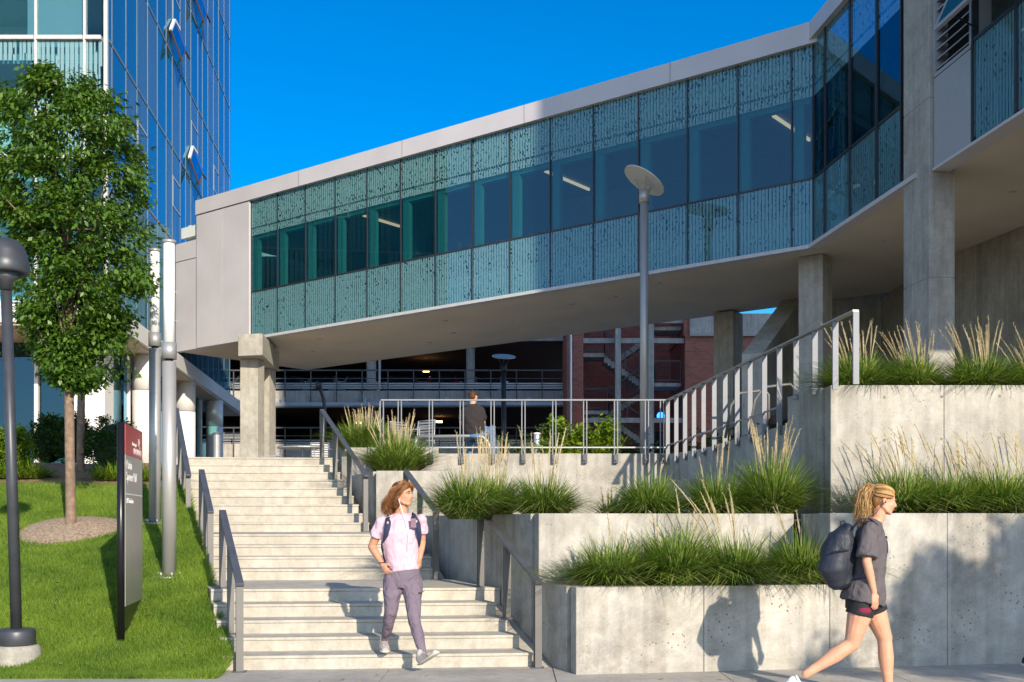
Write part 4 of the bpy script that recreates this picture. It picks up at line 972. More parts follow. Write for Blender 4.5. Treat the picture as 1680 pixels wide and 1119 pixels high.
mb = MB(); b = pp[4]; mb.tube([(a.x, a.y, 2.69), (b.x, b.y, 2.86)], .014, 8); put('lower_rail', mb, M['steel'], t)
for i, q in enumerate(pp):
    zb = zbot(q.y); lowz = zb - .09 if q.y > 13.77 else 2.9
    mb = MB(); mb.bar((q.x, q.y, lowz), (q.x, q.y, ztop(q.y) - .011), .066, .022, up=(dg.x, dg.y, 0)); po = put('post', mb, M['ramp_post'], t)
    if q.y > 13.77: mb = MB(); mb.box(q.x + .005, q.x + .04, q.y - .04, q.y + .04, lowz - .02, lowz + .09); put('bracket', mb, M['rail'], po)

# ================================================================== LAMPS, POLES, SIGN
def flange(mb, x, y, z, r): mb.tube([(x, y, z), (x, y, z + .03)], r, 20)
for (px, Y, zb, zt_, zw, zc, r, lab) in ((277.5, 13.44, .795, 4.76, 3.575, 3.38, .068, 'nearer and larger of the two tall light poles with a white glowing tube top'), (254, 15.7, 1.43, 5.20, 4.07, 3.88, .066, 'farther tall light pole with a white tube top, left of the nearer one')):
    X = (px - 840) / FPX * Y; t = T('light_pole', (X, Y, zb), lab, 'light pole', 'tall light poles with white tube tops')
    mb = MB(); mb.tube([(X, Y, zb), (X, Y, zc - .03)], r + .014, 24); put('pole', mb, M['pole'], t, smooth=False)
    mb = MB(); mb.tube([(X, Y, zc), (X, Y, zw)], r + .02, 24); put('collar', mb, M['steel'], t)
    mb = MB(); mb.tube([(X, Y, zc - .03), (X, Y, zc)], r - .02, 16); put('neck', mb, M['black'], t)
    mb = MB(); mb.tube([(X, Y, zw), (X, Y, zt_)], r, 24); put('lamp_tube', mb, M['frost'], t)
    mb = MB(); mb.tube([(X, Y, zt_), (X, Y, zt_ + .035)], r + .012, 24); put('cap', mb, M['pole'], t)
    mb = MB(); flange(mb, X, Y, zb - .03, r + .10)
    for k in range(6):
        a = k * math.pi / 3; mb.tube([(X + (r + .06) * math.cos(a), Y + (r + .06) * math.sin(a), zb), (X + (r + .06) * math.cos(a), Y + (r + .06) * math.sin(a), zb + .05)], .015, 8)
    put('base_plate', mb, M['pole'], t)
    for ch in t.children:
        for p in ch.data.polygons: p.use_smooth = len(p.vertices) == 4
# dome lamp
X, Y = P(27, 0, 10.98).x, 10.98; zb = .24
t = T('dome_lamp', (X, Y, zb), 'dark grey dome topped path lamp on a concrete footing at the left edge', 'lamp post')
top = P(10, 440, Y)
mb = MB(); mb.tube([(X, Y, .36), (X + (top.x - X) * .98, Y, 3.78 * .975)], .052, 24); put('post', mb, M['darkpole'], t, smooth=True)
mb = MB(); mb.tube([(X, Y, .245), (X, Y, .265), (X, Y, .375), (X, Y, .40), (X, Y, .41)], [.165, .178, .178, .165, .12], 28); put('base_cover', mb, M['darkpole'], t, smooth=True)
mb = MB(); mb.tube([(X, Y - .0, -.3), (X, Y - .0, .20), (X, Y - .0, .243)], [.235, .225, .205], 32); put('footing', mb, M['foot'], t, smooth=True)
mb = MB(); cx = top.x
prof = [(.205, 3.86), (.215, 3.88), (.215, 3.965), (.205, 3.985), (.19, 4.06), (.16, 4.13), (.11, 4.18), (.05, 4.205), (.002, 4.21)]
mb.tube([(cx, Y, z) for r, z in prof], [r for r, z in prof], 36); put('dome', mb, M['darkpole'], t, smooth=True)
mb = MB(); mb.tube([(cx, Y, 3.70), (cx, Y, 3.79), (cx, Y, 3.855)], [.06, .07, .17], 24); put('neck', mb, M['darkpole'], t, smooth=True)
# disc lamps
def disc_lamp(x, y, z0, zp, zd, r, tiltx, tilty, pr, label, mat):
    t = T('disc_lamp', (x, y, z0), label, 'lamp post', 'lamp posts with round reflector discs')
    mb = MB(); mb.tube([(x, y, z0), (x, y, zp - .28)], pr, 20); put('pole', mb, M[mat], t, smooth=True)
    mb = MB(); mb.tube([(x, y, zp - .28), (x, y, zp)], pr * 1.25, 20); put('lamp_head', mb, M[mat], t, smooth=True)
    n = Vector((math.sin(tiltx), math.sin(tilty), 1)).normalized(); c = Vector((x, y, zd))
    mb = MB(); mb.tube([c - n * .012, c + n * .012], r, 40); put('disc', mb, M['disc'], t)
    mb = MB()
    for k in range(3):
        a = 2.1 * k + .5; mb.tube([(x + pr * math.cos(a), y + pr * math.sin(a), zp - .02), c + (Vector((math.cos(a), math.sin(a), 0)) * .28 - n * (Vector((math.cos(a), math.sin(a), 0)).dot(n) * .28)) - n * .01], .012, 6)
    put('bracket', mb, M[mat], t)
LY = 24.8; sc = LY / FPX
disc_lamp((1057 - 840) * sc, LY, 2.5, CAMZ + (855 - 312) * sc, CAMZ + (855 - 296) * sc, .50, .68, .135, .095, 'tall grey pole with a tilted pale reflector disc in front of the bridge glass', 'pole')
LY2 = 40.0; sc = LY2 / FPX
disc_lamp((826.5 - 840) * sc, LY2, 2.5, CAMZ + (855 - 598) * sc, CAMZ + (855 - 585) * sc, .42, .05, -.35, .09, 'shaded disc topped lamp post standing farther back before the garage', 'darkpole')
# a bent street lamp behind the railing
t = T('bent_lamp', (P(545, 0, 45).x, 45, 2.5), 'slim curved lamp post behind the uppermost right handrail', 'lamp post')
mb = MB(); mb.tube([P(533, 745, 45), P(533.5, 680, 45), P(531, 655, 45), P(526, 640, 45), P(521, 634, 45)], .07, 8); put('post', mb, M['rail'], t, smooth=True)
mb = MB(); mb.tube([P(528, 633, 45), P(519, 632, 45)], [.1, .16], 10); put('lamp_head', mb, M['rail'], t)
# sign
SA = Vector((-3.915, 11.40, 0)); SWd = Vector((-.172, .985, 0)).normalized(); SN = Vector((SWd.y, -SWd.x, 0)); 
t = T('campus_sign', (SA.x, SA.y, .2), 'upright red and grey campus sign seen nearly edge on in the grass', 'sign')
def sp(u, z, o=0.0): q = SA + SWd * u + SN * o; return Vector((q.x, q.y, z))
def sbox(mb, u0, u1, z0, z1, o0, o1):
    b = [sp(u0, 0, o0), sp(u0, 0, o1), sp(u1, 0, o1), sp(u1, 0, o0)]
    if (b[1] - b[0]).cross(b[2] - b[1]).z < 0: b = b[::-1]
    mb.prism(b, z0, z1)
mb = MB(); q = sp(-.0, 0, -.038); mb.tube([(q.x, q.y, .14), (q.x, q.y, 2.45)], .038, 20); pe = put('edge_post', mb, M['black'], t, smooth=False)
for p in pe.data.polygons: p.use_smooth = len(p.vertices) == 4
mb = MB(); sbox(mb, .0, 1.16, .35, 2.44, -.07, -.006); put('panel_core', mb, M['black'], t)
mb = MB(); sbox(mb, .03, 1.15, .585, 2.125, -.005, .004); put('grey_face', mb, M['signgrey'], t)
mb = MB(); sbox(mb, .03, 1.15, 2.128, 2.44, -.005, .004); put('red_face', mb, M['red'], t)
mb = MB(); sbox(mb, .05, 1.12, 1.722, 1.734, .0042, .006); put('divider_line', mb, M['signwhite'], t)
def text(s, u, z, size, wscale, parent, name='lettering', mat='signwhite', off=.0048, xa=SWd, na=SN, org=None):
    c = bpy.data.curves.new(name, 'FONT'); c.body = s; c.size = size; c.extrude = .0008; c.materials.append(M[mat]); c.align_x = 'LEFT'
    o = bpy.data.objects.new(name, c); COL.objects.link(o); o.parent = parent
    pos = (org if org is not None else sp(u, z, off)) - WLOC[parent.name]
    
    me_ = bpy.data.meshes.new_from_object(o.evaluated_get(bpy.context.evaluated_depsgraph_get())) if 0 else bpy.data.meshes.new_from_object(o)
    bpy.data.objects.remove(o); o = bpy.data.objects.new(name, me_); COL.objects.link(o); o.parent = parent
    o.matrix_local = Matrix(((xa.x * wscale, 0, na.x, pos.x), (xa.y * wscale, 0, na.y, pos.y), (xa.z * wscale, 1, na.z, pos.z), (0, 0, 0, 1))); return o
text('University of', .45, 2.245, .055, 1.0, t); text('CINCINNATI', .52, 2.16, .092, 1.02, t)
text('U', .86, 2.26, .12, .9, t, 'emblem'); text('C', .91, 2.235, .12, .9, t, 'emblem')
text('Marian', .08, 1.985, .135, .95, t); text('Spencer Hall', .08, 1.865, .135, .95, t); text('2911 Scioto Lane', .08, 1.635, .075, .85, t)

# fallen leaves on lawn, mulch and paving
r7 = np.random.RandomState(77); n7 = 150; V7 = []; F7 = []; T7 = []
for k in range(n7):
    y = 10.5 + 8 * r7.rand(); x = -y * .45 + (-2.8 - .35 * max(0, y - 10.95) + y * .45) * r7.rand()
    if k > 110: x = -2.2 + 8 * r7.rand(); y = 9.0 + 1.6 * r7.rand(); z = .006
    else: z = lawn_z(x, y) + .05
    a = r7.rand() * 6.28; l = .02 + .02 * r7.rand(); c_, s_ = math.cos(a) * l, math.sin(a) * l; b = len(V7)
    V7 += [(x - c_, y - s_, z), (x - s_ * .5, y + c_ * .5, z + .008), (x + c_, y + s_, z + .004), (x + s_ * .5, y - c_ * .5, z + .01)]; F7.append((b, b + 1, b + 2, b + 3)); T7 += [r7.rand() * .6] * 4
from_np('fallen_leaves', V7, F7, M['plume'], T7, kind='stuff', label='dry fallen leaves scattered on the lawn and sidewalk', cat='leaves')
# ================================================================== PLANTS
def blades_np(n, h, spread, rad, seed, straw=0.0, droop=.55, wbase=.0062):
    r = np.random.RandomState(seed); seg = 4
    az = r.rand(n) * 6.283; rr = rad * np.sqrt(r.rand(n)); a0 = r.rand(n) * 6.283
    L_ = h * (.50 + .85 * r.rand(n) ** 1.4); lean = spread * (.15 + 1.15 * r.rand(n) ** 1.05)
    ts = np.linspace(0, 1, seg + 1)
    V = np.zeros((n, seg + 1, 2, 3)); az = a0 + (r.rand(n) - .5) * 1.6
    wa = az + 1.57 + (r.rand(n) - .5) * 1.2
    for k, t_ in enumerate(ts):
        hor = L_ * lean * (t_ * .45 + t_ ** 2 * .75); z = L_ * (t_ * (1.0 - .12 * lean) - droop * lean * t_ ** 2.6)
        x = rr * np.cos(a0) + hor * np.cos(az); y = rr * np.sin(a0) + hor * np.sin(az)
        w = wbase * (1 - t_ ** 1.6) * (.7 + .6 * r.rand(n)) + .0006
        V[:, k, 0] = np.stack([x - w * np.cos(wa), y - w * np.sin(wa), np.maximum(z, -.25)], 1)
        V[:, k, 1] = np.stack([x + w * np.cos(wa), y + w * np.sin(wa), np.maximum(z, -.25)], 1)
    base = (np.arange(n) * (seg + 1) * 2)[:, None]
    F = np.concatenate([base + np.array([[2 * k, 2 * k + 1, 2 * k + 3, 2 * k + 2]]) for k in range(seg)], 0)
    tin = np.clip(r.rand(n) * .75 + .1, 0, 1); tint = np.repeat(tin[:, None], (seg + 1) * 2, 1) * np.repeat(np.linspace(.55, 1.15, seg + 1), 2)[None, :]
    return V.reshape(-1, 3), F, np.clip(tint.reshape(-1), 0, 1)
def plumes_np(n, h, spread, rad, seed, bias=(0, 0), head=.24, hw=.0068):
    r = np.random.RandomState(seed); Vs = []; Fs = []; Ts = []; nv = 0
    for i in range(int(n * .8)):
        a0 = r.rand() * 6.283; q = rad * math.sqrt(r.rand()); az = a0 + (r.rand() - .5); ln = spread * (.1 + r.rand()) ; Lh = h * (.68 + .42 * r.rand())
        bx_, by_ = bias[0] * Lh, bias[1] * Lh
        pts = []
        for t_ in np.linspace(0, 1, 9):
            hor = Lh * ln * (t_ * .5 + t_ ** 2 * .5)
            pts.append((q * math.cos(a0) + hor * math.cos(az) + bx_ * t_ ** 2, q * math.sin(a0) + hor * math.sin(az) + by_ * t_ ** 2, Lh * (t_ - .18 * ln * t_ ** 3)))
        hs_ = 1 - head / Lh; tn = .15 + .8 * r.rand()
        for wa in (0, 1.57):
            for k, t_ in enumerate(np.linspace(0, 1, 9)):
                if t_ > hs_ - .12:
                    f = (t_ - (hs_ - .12)) / (1 - hs_ + .12); w = hw * (math.sin(math.pi * min(1, f ** .75)) * .9 + .12) * (.75 + .5 * r.rand())
                else: w = .0018
                p = pts[k]; Vs.append((p[0] - w * math.cos(wa), p[1] - w * math.sin(wa), p[2])); Vs.append((p[0] + w * math.cos(wa), p[1] + w * math.sin(wa), p[2]))
                Ts += [tn, tn * .8]
            for k in range(8): b = nv + 2 * k; Fs.append((b, b + 1, b + 3, b + 2))
            nv += 18
        # bristles along the head
        for b_ in range(22):
            f = hs_ + (1 - hs_) * r.rand(); k = f * 8; k0 = min(7, int(k)); p0 = np.array(pts[k0]); p1 = np.array(pts[k0 + 1]); p = p0 + (p1 - p0) * (k - k0); d = (p1 - p0) / np.linalg.norm(p1 - p0)
            sd_ = np.array([r.rand() - .5, r.rand() - .5, 0]); sd_ /= np.linalg.norm(sd_) + 1e-6
            e_ = p + d * .035 + sd_ * .017; s2 = np.array([-sd_[1], sd_[0], 0]) * .0016
            Vs += [tuple(p - s2), tuple(p + s2), tuple(e_ + s2), tuple(e_ - s2)]; Fs.append((nv, nv + 1, nv + 2, nv + 3)); nv += 4; Ts += [tn, tn, min(1, tn + .2), min(1, tn + .2)]
    return Vs, Fs, Ts
cl_defs = []
GL = 'clumps of ornamental grass in the planters'
def clump(x, y, z, h, spread, npl, ph, label, seed, nb=1500, rad=.13, bias=(0, 0), pspread=.28, wide=1.0):
    t = T('ornamental_grass', (x, y, z), label, 'ornamental grass', GL)
    V, F, Tn = blades_np(nb, h, spread, rad, seed); V[:, 0] *= wide
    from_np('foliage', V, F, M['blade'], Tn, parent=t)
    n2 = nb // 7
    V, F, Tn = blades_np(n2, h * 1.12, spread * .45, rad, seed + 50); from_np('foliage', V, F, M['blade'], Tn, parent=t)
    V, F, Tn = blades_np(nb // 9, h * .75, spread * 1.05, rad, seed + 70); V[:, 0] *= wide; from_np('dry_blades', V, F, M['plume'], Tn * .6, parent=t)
    if npl:
        V, F, Tn = plumes_np(npl, ph, pspread, rad * .9, seed + 90, bias); from_np('seed_heads', V, F, M['plume'], Tn, parent=t)
def at(px, Y): return (px - 840) / FPX * Y
# lowest planter (z .78)
for k, (px, Y, h, sp_, n_, ph, lab) in enumerate(((1003, 11.2, .46, 1.05, 5, .75, 'low grass clump at the left corner of the lowest planter'), (1108, 11.28, .60, .95, 7, .95, 'second grass clump from the left in the lowest planter'),
        (1205, 11.32, .52, 1.1, 15, 1.08, 'third clump in the lowest planter, with the tallest pale seed heads'), (1318, 11.40, .54, 1.0, 4, .8, 'grass clump in the lowest planter just left of the walking woman'))):
    clump(at(px, Y), Y, .78, h, sp_, n_, ph, lab, 100 + k, nb=1900, rad=.17, bias=(-.12, 0), pspread=.35, wide=1.25)
for k, (px, Y, h, sp_, n_, ph, lab) in enumerate(((765, 12.6, .50, 1.0, 12, 1.0, 'grass clump in the middle planter nearest the stairs'), (806, 13.2, .50, .8, 28, 1.0, 'dense grass clump with upright straw plumes below the seated man'), (893, 12.6, .47, 1.0, 20, 1.0, 'grass clump with fine plumes left of the bare wall stretch'),
        (1068, 12.7, .48, 1.1, 2, .7, 'loose green clump below the corner where the ramp railing starts'), (1178, 12.8, .50, 1.1, 8, .9, 'broad green clump in the middle planter under the ramp wall'), (1268, 12.75, .66, .78, 36, 1.08, 'tallest clump of the middle planter with many straw plumes beside the high wall'))):
    clump(at(px, Y), Y, 1.47, h, sp_, n_, ph, lab, 200 + k, nb=1900, rad=.17, bias=(.03 if px > 1000 else 0, 0), pspread=.2, wide=1.15)
clump(at(1002, 12.9), 12.9, 1.47, .3, 1.0, 8, .4, 'small dried out clump between the greener clumps of the middle planter', 260, nb=160, rad=.1)
for k, (px, Y, n_, lab) in enumerate(((1478, 12.05, 26, 'leftmost clump on the dappled wall, above the walking woman'), (1560, 12.1, 18, 'middle clump on the dappled wall below the highest planter'), (1640, 12.1, 24, 'rightmost clump on the dappled wall at the picture edge'), (1710, 12.1, 8, 'clump cut by the right picture edge on the dappled wall'))):
    clump(at(px, Y), Y, 1.48, .52 - .05 * (k % 2), 1.0, n_, .95, lab, 300 + k, nb=2100, rad=.2, bias=(-.22, 0), pspread=.35, wide=1.2)
for k, (px, Y, n_, lab) in enumerate(((1402, 12.95, 26, 'leftmost clump on the highest planter, in front of the ramp railing posts'), (1500, 13.1, 34, 'clump on the highest planter left of the big column foot'), (1605, 12.95, 36, 'clump on the highest planter right of the big column foot'), (1695, 13.1, 14, 'clump at the right picture edge on the highest planter'))):
    clump(at(px, Y), Y, 2.9, .46, 1.0, n_, .82, lab, 400 + k, nb=1800, rad=.17, bias=(-.14, 0), pspread=.3, wide=1.2)
clump(at(652, 17.7), 17.7, 2.16, .60, .72, 44, .98, 'clump crowned with pale plumes in the small planter beside the middle landing', 500, nb=2300, rad=.2, pspread=.36, wide=1.45)
clump(at(600, 19.7), 19.7, 2.64, .52, .7, 46, .80, 'clump with upright plumes in the planter at the head of the stairs', 501, nb=2300, rad=.26, pspread=.2, wide=1.45)

def leaves_np(centers, per, csize, leaf, seed, droop=.6, outc=None):
    """leaf clusters: each leaf a folded 4-vertex blade, hanging outward and down"""
    r = np.random.RandomState(seed); C = np.repeat(np.asarray(centers), per, 0); n = len(C)
    off = r.randn(n, 3) * csize; off[:, 2] *= .7; p = C + off
    az = r.rand(n) * 6.283
    if outc is not None:
        o = p - np.asarray(outc); az = np.arctan2(o[:, 1], o[:, 0]) + r.randn(n) * .9
    el = -droop + r.randn(n) * .5; L_ = leaf * (.6 + .7 * r.rand(n)); w = L_ * (.2 + .1 * r.rand(n))
    d = np.stack([np.cos(az) * np.cos(el), np.sin(az) * np.cos(el), np.sin(el)], 1)
    sx = np.cross(d, np.stack([r.randn(n) * .5, r.randn(n) * .5, np.ones(n)], 1)); sx /= np.linalg.norm(sx, axis=1)[:, None]; nn = np.cross(sx, d)
    V = np.zeros((n, 4, 3)); V[:, 0] = p; V[:, 1] = p + d * (L_ * .45)[:, None] + sx * w[:, None] - nn * (w * .3)[:, None]; V[:, 2] = p + d * L_[:, None]; V[:, 3] = p + d * (L_ * .45)[:, None] - sx * w[:, None] - nn * (w * .3)[:, None]
    ct = np.repeat(r.rand(len(centers)), per); tint = np.clip(.25 * ct + .65 * r.rand(n), 0, 1)
    return V.reshape(-1, 3), np.arange(4 * n).reshape(n, 4), np.repeat(tint, 4)
# street tree
t = T('street_tree', (-6.0, 15.3, 1.33), 'young street tree with a dense drooping green crown in a mulch ring', 'tree')
def xr_(py): # left/right silhouette in photo pixels
    tab = [(112, 62, 84), (140, 5, 160), (175, -12, 188), (220, -14, 212), (280, -12, 228), (330, -4, 240), (380, 0, 238), (430, 12, 232), (470, 28, 238), (520, 42, 212), (570, 66, 190), (610, 88, 166), (645, 108, 142)]
    for (y0, a0, b0), (y1, a1, b1) in zip(tab, tab[1:]):
        if y0 <= py <= y1: f = (py - y0) / (y1 - y0); return a0 + (a1 - a0) * f, b0 + (b1 - b0) * f
rs3 = np.random.RandomState(5); cen = []
while len(cen) < 800:
    py = 118 + 525 * rs3.rand(); a, b = xr_(py); a += 16; b -= 16 + 9 * math.sin(py * .047 + .6) + 7 * math.sin(py * .121); a += 8 * math.sin(py * .07); f = rs3.rand(); px = a + (b - a) * f
    cx = (a + b) / 2; rw = (b - a) / 2
    u_ = (px - cx) / rw; dmax = math.sqrt(max(0, 1 - u_ * u_)); q = (rs3.rand() * 2 - 1)
    if u_ * u_ + (q * dmax) ** 2 < .22 and rs3.rand() < .75: continue
    yy_ = 15.3 + q * dmax * rw * 15.3 / FPX * .85
    gap = math.sin(px * .06 + 1.1) * math.sin(py * .045 + .4) + .35 * math.sin(px * .13 + py * .09)
    if py < 158 and (96 < px < 128 or px < 34): continue
    if gap < -.42 or (abs(u_) > .6 and gap < -.05): continue
    cen.append(P(px + (rs3.rand() - .5) * 8, py, yy_))
for (px, py, dy) in ((248, 460, -.3), (240, 470, -.3), (232, 478, -.2), (222, 470, -.2), (70, 120, 0), (75, 132, 0), (152, 146, 0), (150, 160, 0), (160, 158, .2), (60, 150, .1)): cen.append(P(px, py, 15.3 + dy))
for k in range(54):
    py = 125 + 500 * rs3.rand(); a, b = xr_(py); a += 10; b -= 12; sgn = 1 if rs3.rand() < .5 else -1; px = (b if sgn > 0 else a)
    for q in range(3): cen.append(P(px + sgn * (2 + 5 * q * rs3.rand()), py - 3 * q, 15.3 + rs3.randn() * .3))
cen = np.array([tuple(c) for c in cen])
V, F, Tn = leaves_np(cen, 46, .088, .084, 8, droop=.55, outc=(-6.0, 15.3, 5.0)); from_np('crown', V - np.array([-6.0, 15.3, 1.33]), F, M['leaf'], Tn, parent=t)
mb = MB(); mb.tube([(-6.0, 15.3, 1.30), (-5.99, 15.3, 1.36), (-5.985, 15.3, 1.6), (-6.0, 15.3, 2.4), (-6.01, 15.3, 3.3), (-5.98, 15.3, 4.4), (-6.0, 15.3, 5.6)], [.095, .078, .068, .064, .062, .04, .015], 14)
put('trunk', mb, M['bark'], t, smooth=True)
mb = MB()
for k in range(26):
    z = 3.2 + 2.6 * k / 26; c = Vector(tuple(cen[rs3.randint(len(cen))])); 
    if c.z < z: c.z = z + .5
    b0 = Vector((-6.0, 15.3, z)); m1 = b0.lerp(c, .5) + Vector((0, 0, -.1)); mb.tube([b0, m1, c], [.024, .014, .005], 6)
put('branches', mb, M['bark'], t, smooth=True)
# second tree behind
X2 = at(132, 19.6)
t = T('street_tree', (X2, 19.6, lawn_z(X2, 19.6)), 'second street tree whose shaded trunk stands just behind the front tree', 'tree')
mb = MB(); z2 = lawn_z(X2, 19.6); mb.tube([(X2, 19.6, z2 - .02), (X2, 19.6, z2 + .1), (X2 + .02, 19.6, 4.2), (X2, 19.6, 6)], [.1, .07, .062, .03], 12); put('trunk', mb, M['bark'], t, smooth=True)
cc2 = np.array([(X2 + rs3.randn() * .38, 19.6 + rs3.randn() * .38, 3.9 + 3.0 * rs3.rand()) for k in range(150)])
V, F, Tn = leaves_np(cc2, 26, .1, .1, 9); from_np('crown', V - np.array([X2, 19.6, z2]), F, M['leaf'], Tn, parent=t)
# bushes
def bush(px, Y, z, rx_, ry_, rz_, label, mat, seed, n=140, per=34, leaf=.06):
    x = at(px, Y); z = lawn_z(x, Y) if z is None else z
    t = T('bush', (x, Y, z), label, 'bush', None); r = np.random.RandomState(seed); c = []
    while len(c) < n:
        v = r.randn(3); v /= np.linalg.norm(v); v *= (.72 + .28 * r.rand()) * (1 + .12 * math.sin(v[0] * 5 + seed) * math.cos(v[2] * 4))
        if v[2] > -.85: c.append((v[0] * rx_, v[1] * ry_, (v[2] + .9) * rz_))
    V, F, Tn = leaves_np(np.array(c), per, .05, leaf, seed, droop=-.1, outc=(0, 0, rz_)); from_np('foliage', V, F, M[mat], Tn, parent=t)
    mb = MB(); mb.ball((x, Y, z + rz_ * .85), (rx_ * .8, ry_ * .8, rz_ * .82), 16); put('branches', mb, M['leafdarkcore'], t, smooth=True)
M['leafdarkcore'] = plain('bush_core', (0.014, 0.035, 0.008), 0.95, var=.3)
bush(183, 19.7, None, .38, .38, .50, 'round dark green bush left of the campus sign', 'leafdark', 1)
bush(22, 18.9, None, .30, .3, .44, 'sunlit lime green bush behind the dome lamp post', 'leaflime', 2)
bush(-16, 18.7, None, .30, .3, .40, 'lime green bush cut by the left picture edge', 'leaflime', 3)
bush(80, 21.5, None, .34, .36, .50, 'dark conical bush between the two glass panes of the podium', 'leafdark', 4)
bush(122, 21.2, None, .34, .35, .52, 'dark bush right behind the front tree trunk', 'leafdark', 5)
def tuft(px, Y, z, h, label, seed, mat='leaflime', n=500, rad=.25):
    x = at(px, Y); z = lawn_z(x, Y) if z is None else z
    t = T('lily_clump', (x, Y, z), label, 'plant', 'low leafy clumps along the mulch bed')
    V, F, Tn = blades_np(n, h, 1.3, rad, seed, wbase=.011, droop=.5); from_np('foliage', V, F, M[mat], Tn, parent=t)
for k, (px, lab) in enumerate(((14, 'strappy leafed clump at the left picture edge of the mulch'), (50, 'strappy leafed clump right of the dome lamp post'), (185, 'yellow green strappy clump below the round dark bush'), (236, 'small green clump between the sign and the light poles'))):
    tuft(px, 18.5, None, .34, lab, 600 + k)
# shrubs behind the terrace railing
def shrub(px, Y, z, w, h, label, seed, mat='leaflime', n=60):
    x = at(px, Y); t = T('shrub', (x, Y, z), label, 'shrub', 'shrubs behind the terrace railing'); r = np.random.RandomState(seed)
    mb = MB(); c = []
    for k in range(n // 5):
        a = r.rand() * 6.28; l = (.35 + .65 * r.rand()); e_ = Vector((math.cos(a) * w * r.rand(), math.sin(a) * w * .5 * r.rand(), h * l))
        mb.tube([(x, Y, z), (x + e_.x * .6, Y + e_.y * .6, z + e_.z * .6), (x + e_.x, Y + e_.y, z + e_.z)], [.008, .006, .003], 5)
        for f in np.linspace(.35, 1, 6): c.append((e_.x * f, e_.y * f, e_.z * f))
    put('stems', mb, M['bark'], t); V, F, Tn = leaves_np(np.array(c), 7, .05, .11, seed, droop=-.2); from_np('foliage', V, F, M[mat], Tn, parent=t)
shrub(915, 19.6, 2.50, .55, .72, 'bright sunlit shrub behind the railing right of the seated man', 1, n=200); shrub(968, 19.6, 2.50, .50, .58, 'bright sunlit shrub behind the railing before the brick tower', 2, n=180)
shrub(1003, 19.6, 2.50, .22, .78, 'upright lime shrub behind the railing left of the disc lamp pole', 3, n=90)
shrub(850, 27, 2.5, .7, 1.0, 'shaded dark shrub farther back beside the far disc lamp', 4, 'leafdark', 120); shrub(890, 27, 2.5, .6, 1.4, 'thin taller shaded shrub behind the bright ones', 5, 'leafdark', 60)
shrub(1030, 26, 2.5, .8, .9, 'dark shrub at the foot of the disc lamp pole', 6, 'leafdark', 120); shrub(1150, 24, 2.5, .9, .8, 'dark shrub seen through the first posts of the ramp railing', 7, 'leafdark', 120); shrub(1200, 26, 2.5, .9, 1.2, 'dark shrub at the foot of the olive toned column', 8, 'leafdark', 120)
# tree off to the right whose shade dapples the walls
tx, ty = 8.35, 3.0
t = T('street_tree', (tx, ty, 0), 'sidewalk tree just outside the right edge that shades the tall planter wall', 'tree')
mb = MB(); mb.tube([(tx, ty, -.02), (tx, ty, 2.2), (tx + .1, ty, 5)], [.12, .09, .04], 12); put('trunk', mb, M['bark'], t, smooth=True)
r9 = np.random.RandomState(4); c9 = []
for (bx_, by_, bz_, br_, nn_) in ((-.55, 0, 4.15, .62, 190), (.35, .1, 3.75, .85, 330), (.3, .4, 4.7, .45, 70), (-1.0, .1, 3.35, .3, 14), (1.9, .2, 4.1, .5, 60), (-1.9, .2, 3.5, .3, 26), (-1.55, .2, 4.95, .25, 16)):
    for k in range(nn_):
        v = r9.randn(3); v /= np.linalg.norm(v); v *= br_ * r9.rand() ** .5; c9.append((tx + bx_ + v[0], ty + by_ + v[1], bz_ + v[2]))
V, F, Tn = leaves_np(np.array(c9), 22, .09, .12, 12); from_np('crown', V - np.array([tx, ty, 0]), F, M['leaf'], Tn, parent=t)

# ================================================================== TERRACE FURNITURE
FY = 20.9
t = T('metal_bench', (at(745, FY), FY, 2.55), 'curved tubular steel bench the man in black sits on', 'bench')
zb = CAMZ + (855 - 715) / FPX * FY
mb = MB()
for dy in (0, .42):
    mb.tube([(at(684, FY), FY + dy, zb - .02), (at(782, FY), FY + dy, zb), (at(792, FY), FY + dy, zb - .02), (at(800, FY), FY + dy, zb - .1), (at(804, FY), FY + dy, zb - .22), (at(805, FY), FY + dy, 2.56)], .03, 10)
    mb.tube([(at(684, FY), FY + dy, zb - .02), (at(682, FY), FY + dy, zb - .1), (at(681, FY), FY + dy, 2.56)], .03, 10)
put('frame', mb, M['steel'], t, smooth=True)
mb = MB()
for k in range(9): mb.bar((at(686, FY), FY + .03 + k * .045, zb), (at(786, FY), FY + .03 + k * .045, zb), .03, .012)
put('seat', mb, M['steel'], t)
def cafe_table(px, Y, label, w=.42):
    x = at(px, Y); t = T('cafe_table', (x, Y, 2.55), label, 'table', None)
    mb = MB(); mb.tube([(x, Y, 3.22), (x, Y, 3.25)], w, 28); put('tabletop', mb, M['steel'], t)
    mb = MB(); mb.tube([(x, Y, 2.57), (x, Y, 3.22)], .03, 10); mb.tube([(x, Y, 2.55), (x, Y, 2.57)], .22, 16); put('leg', mb, M['steel'], t)
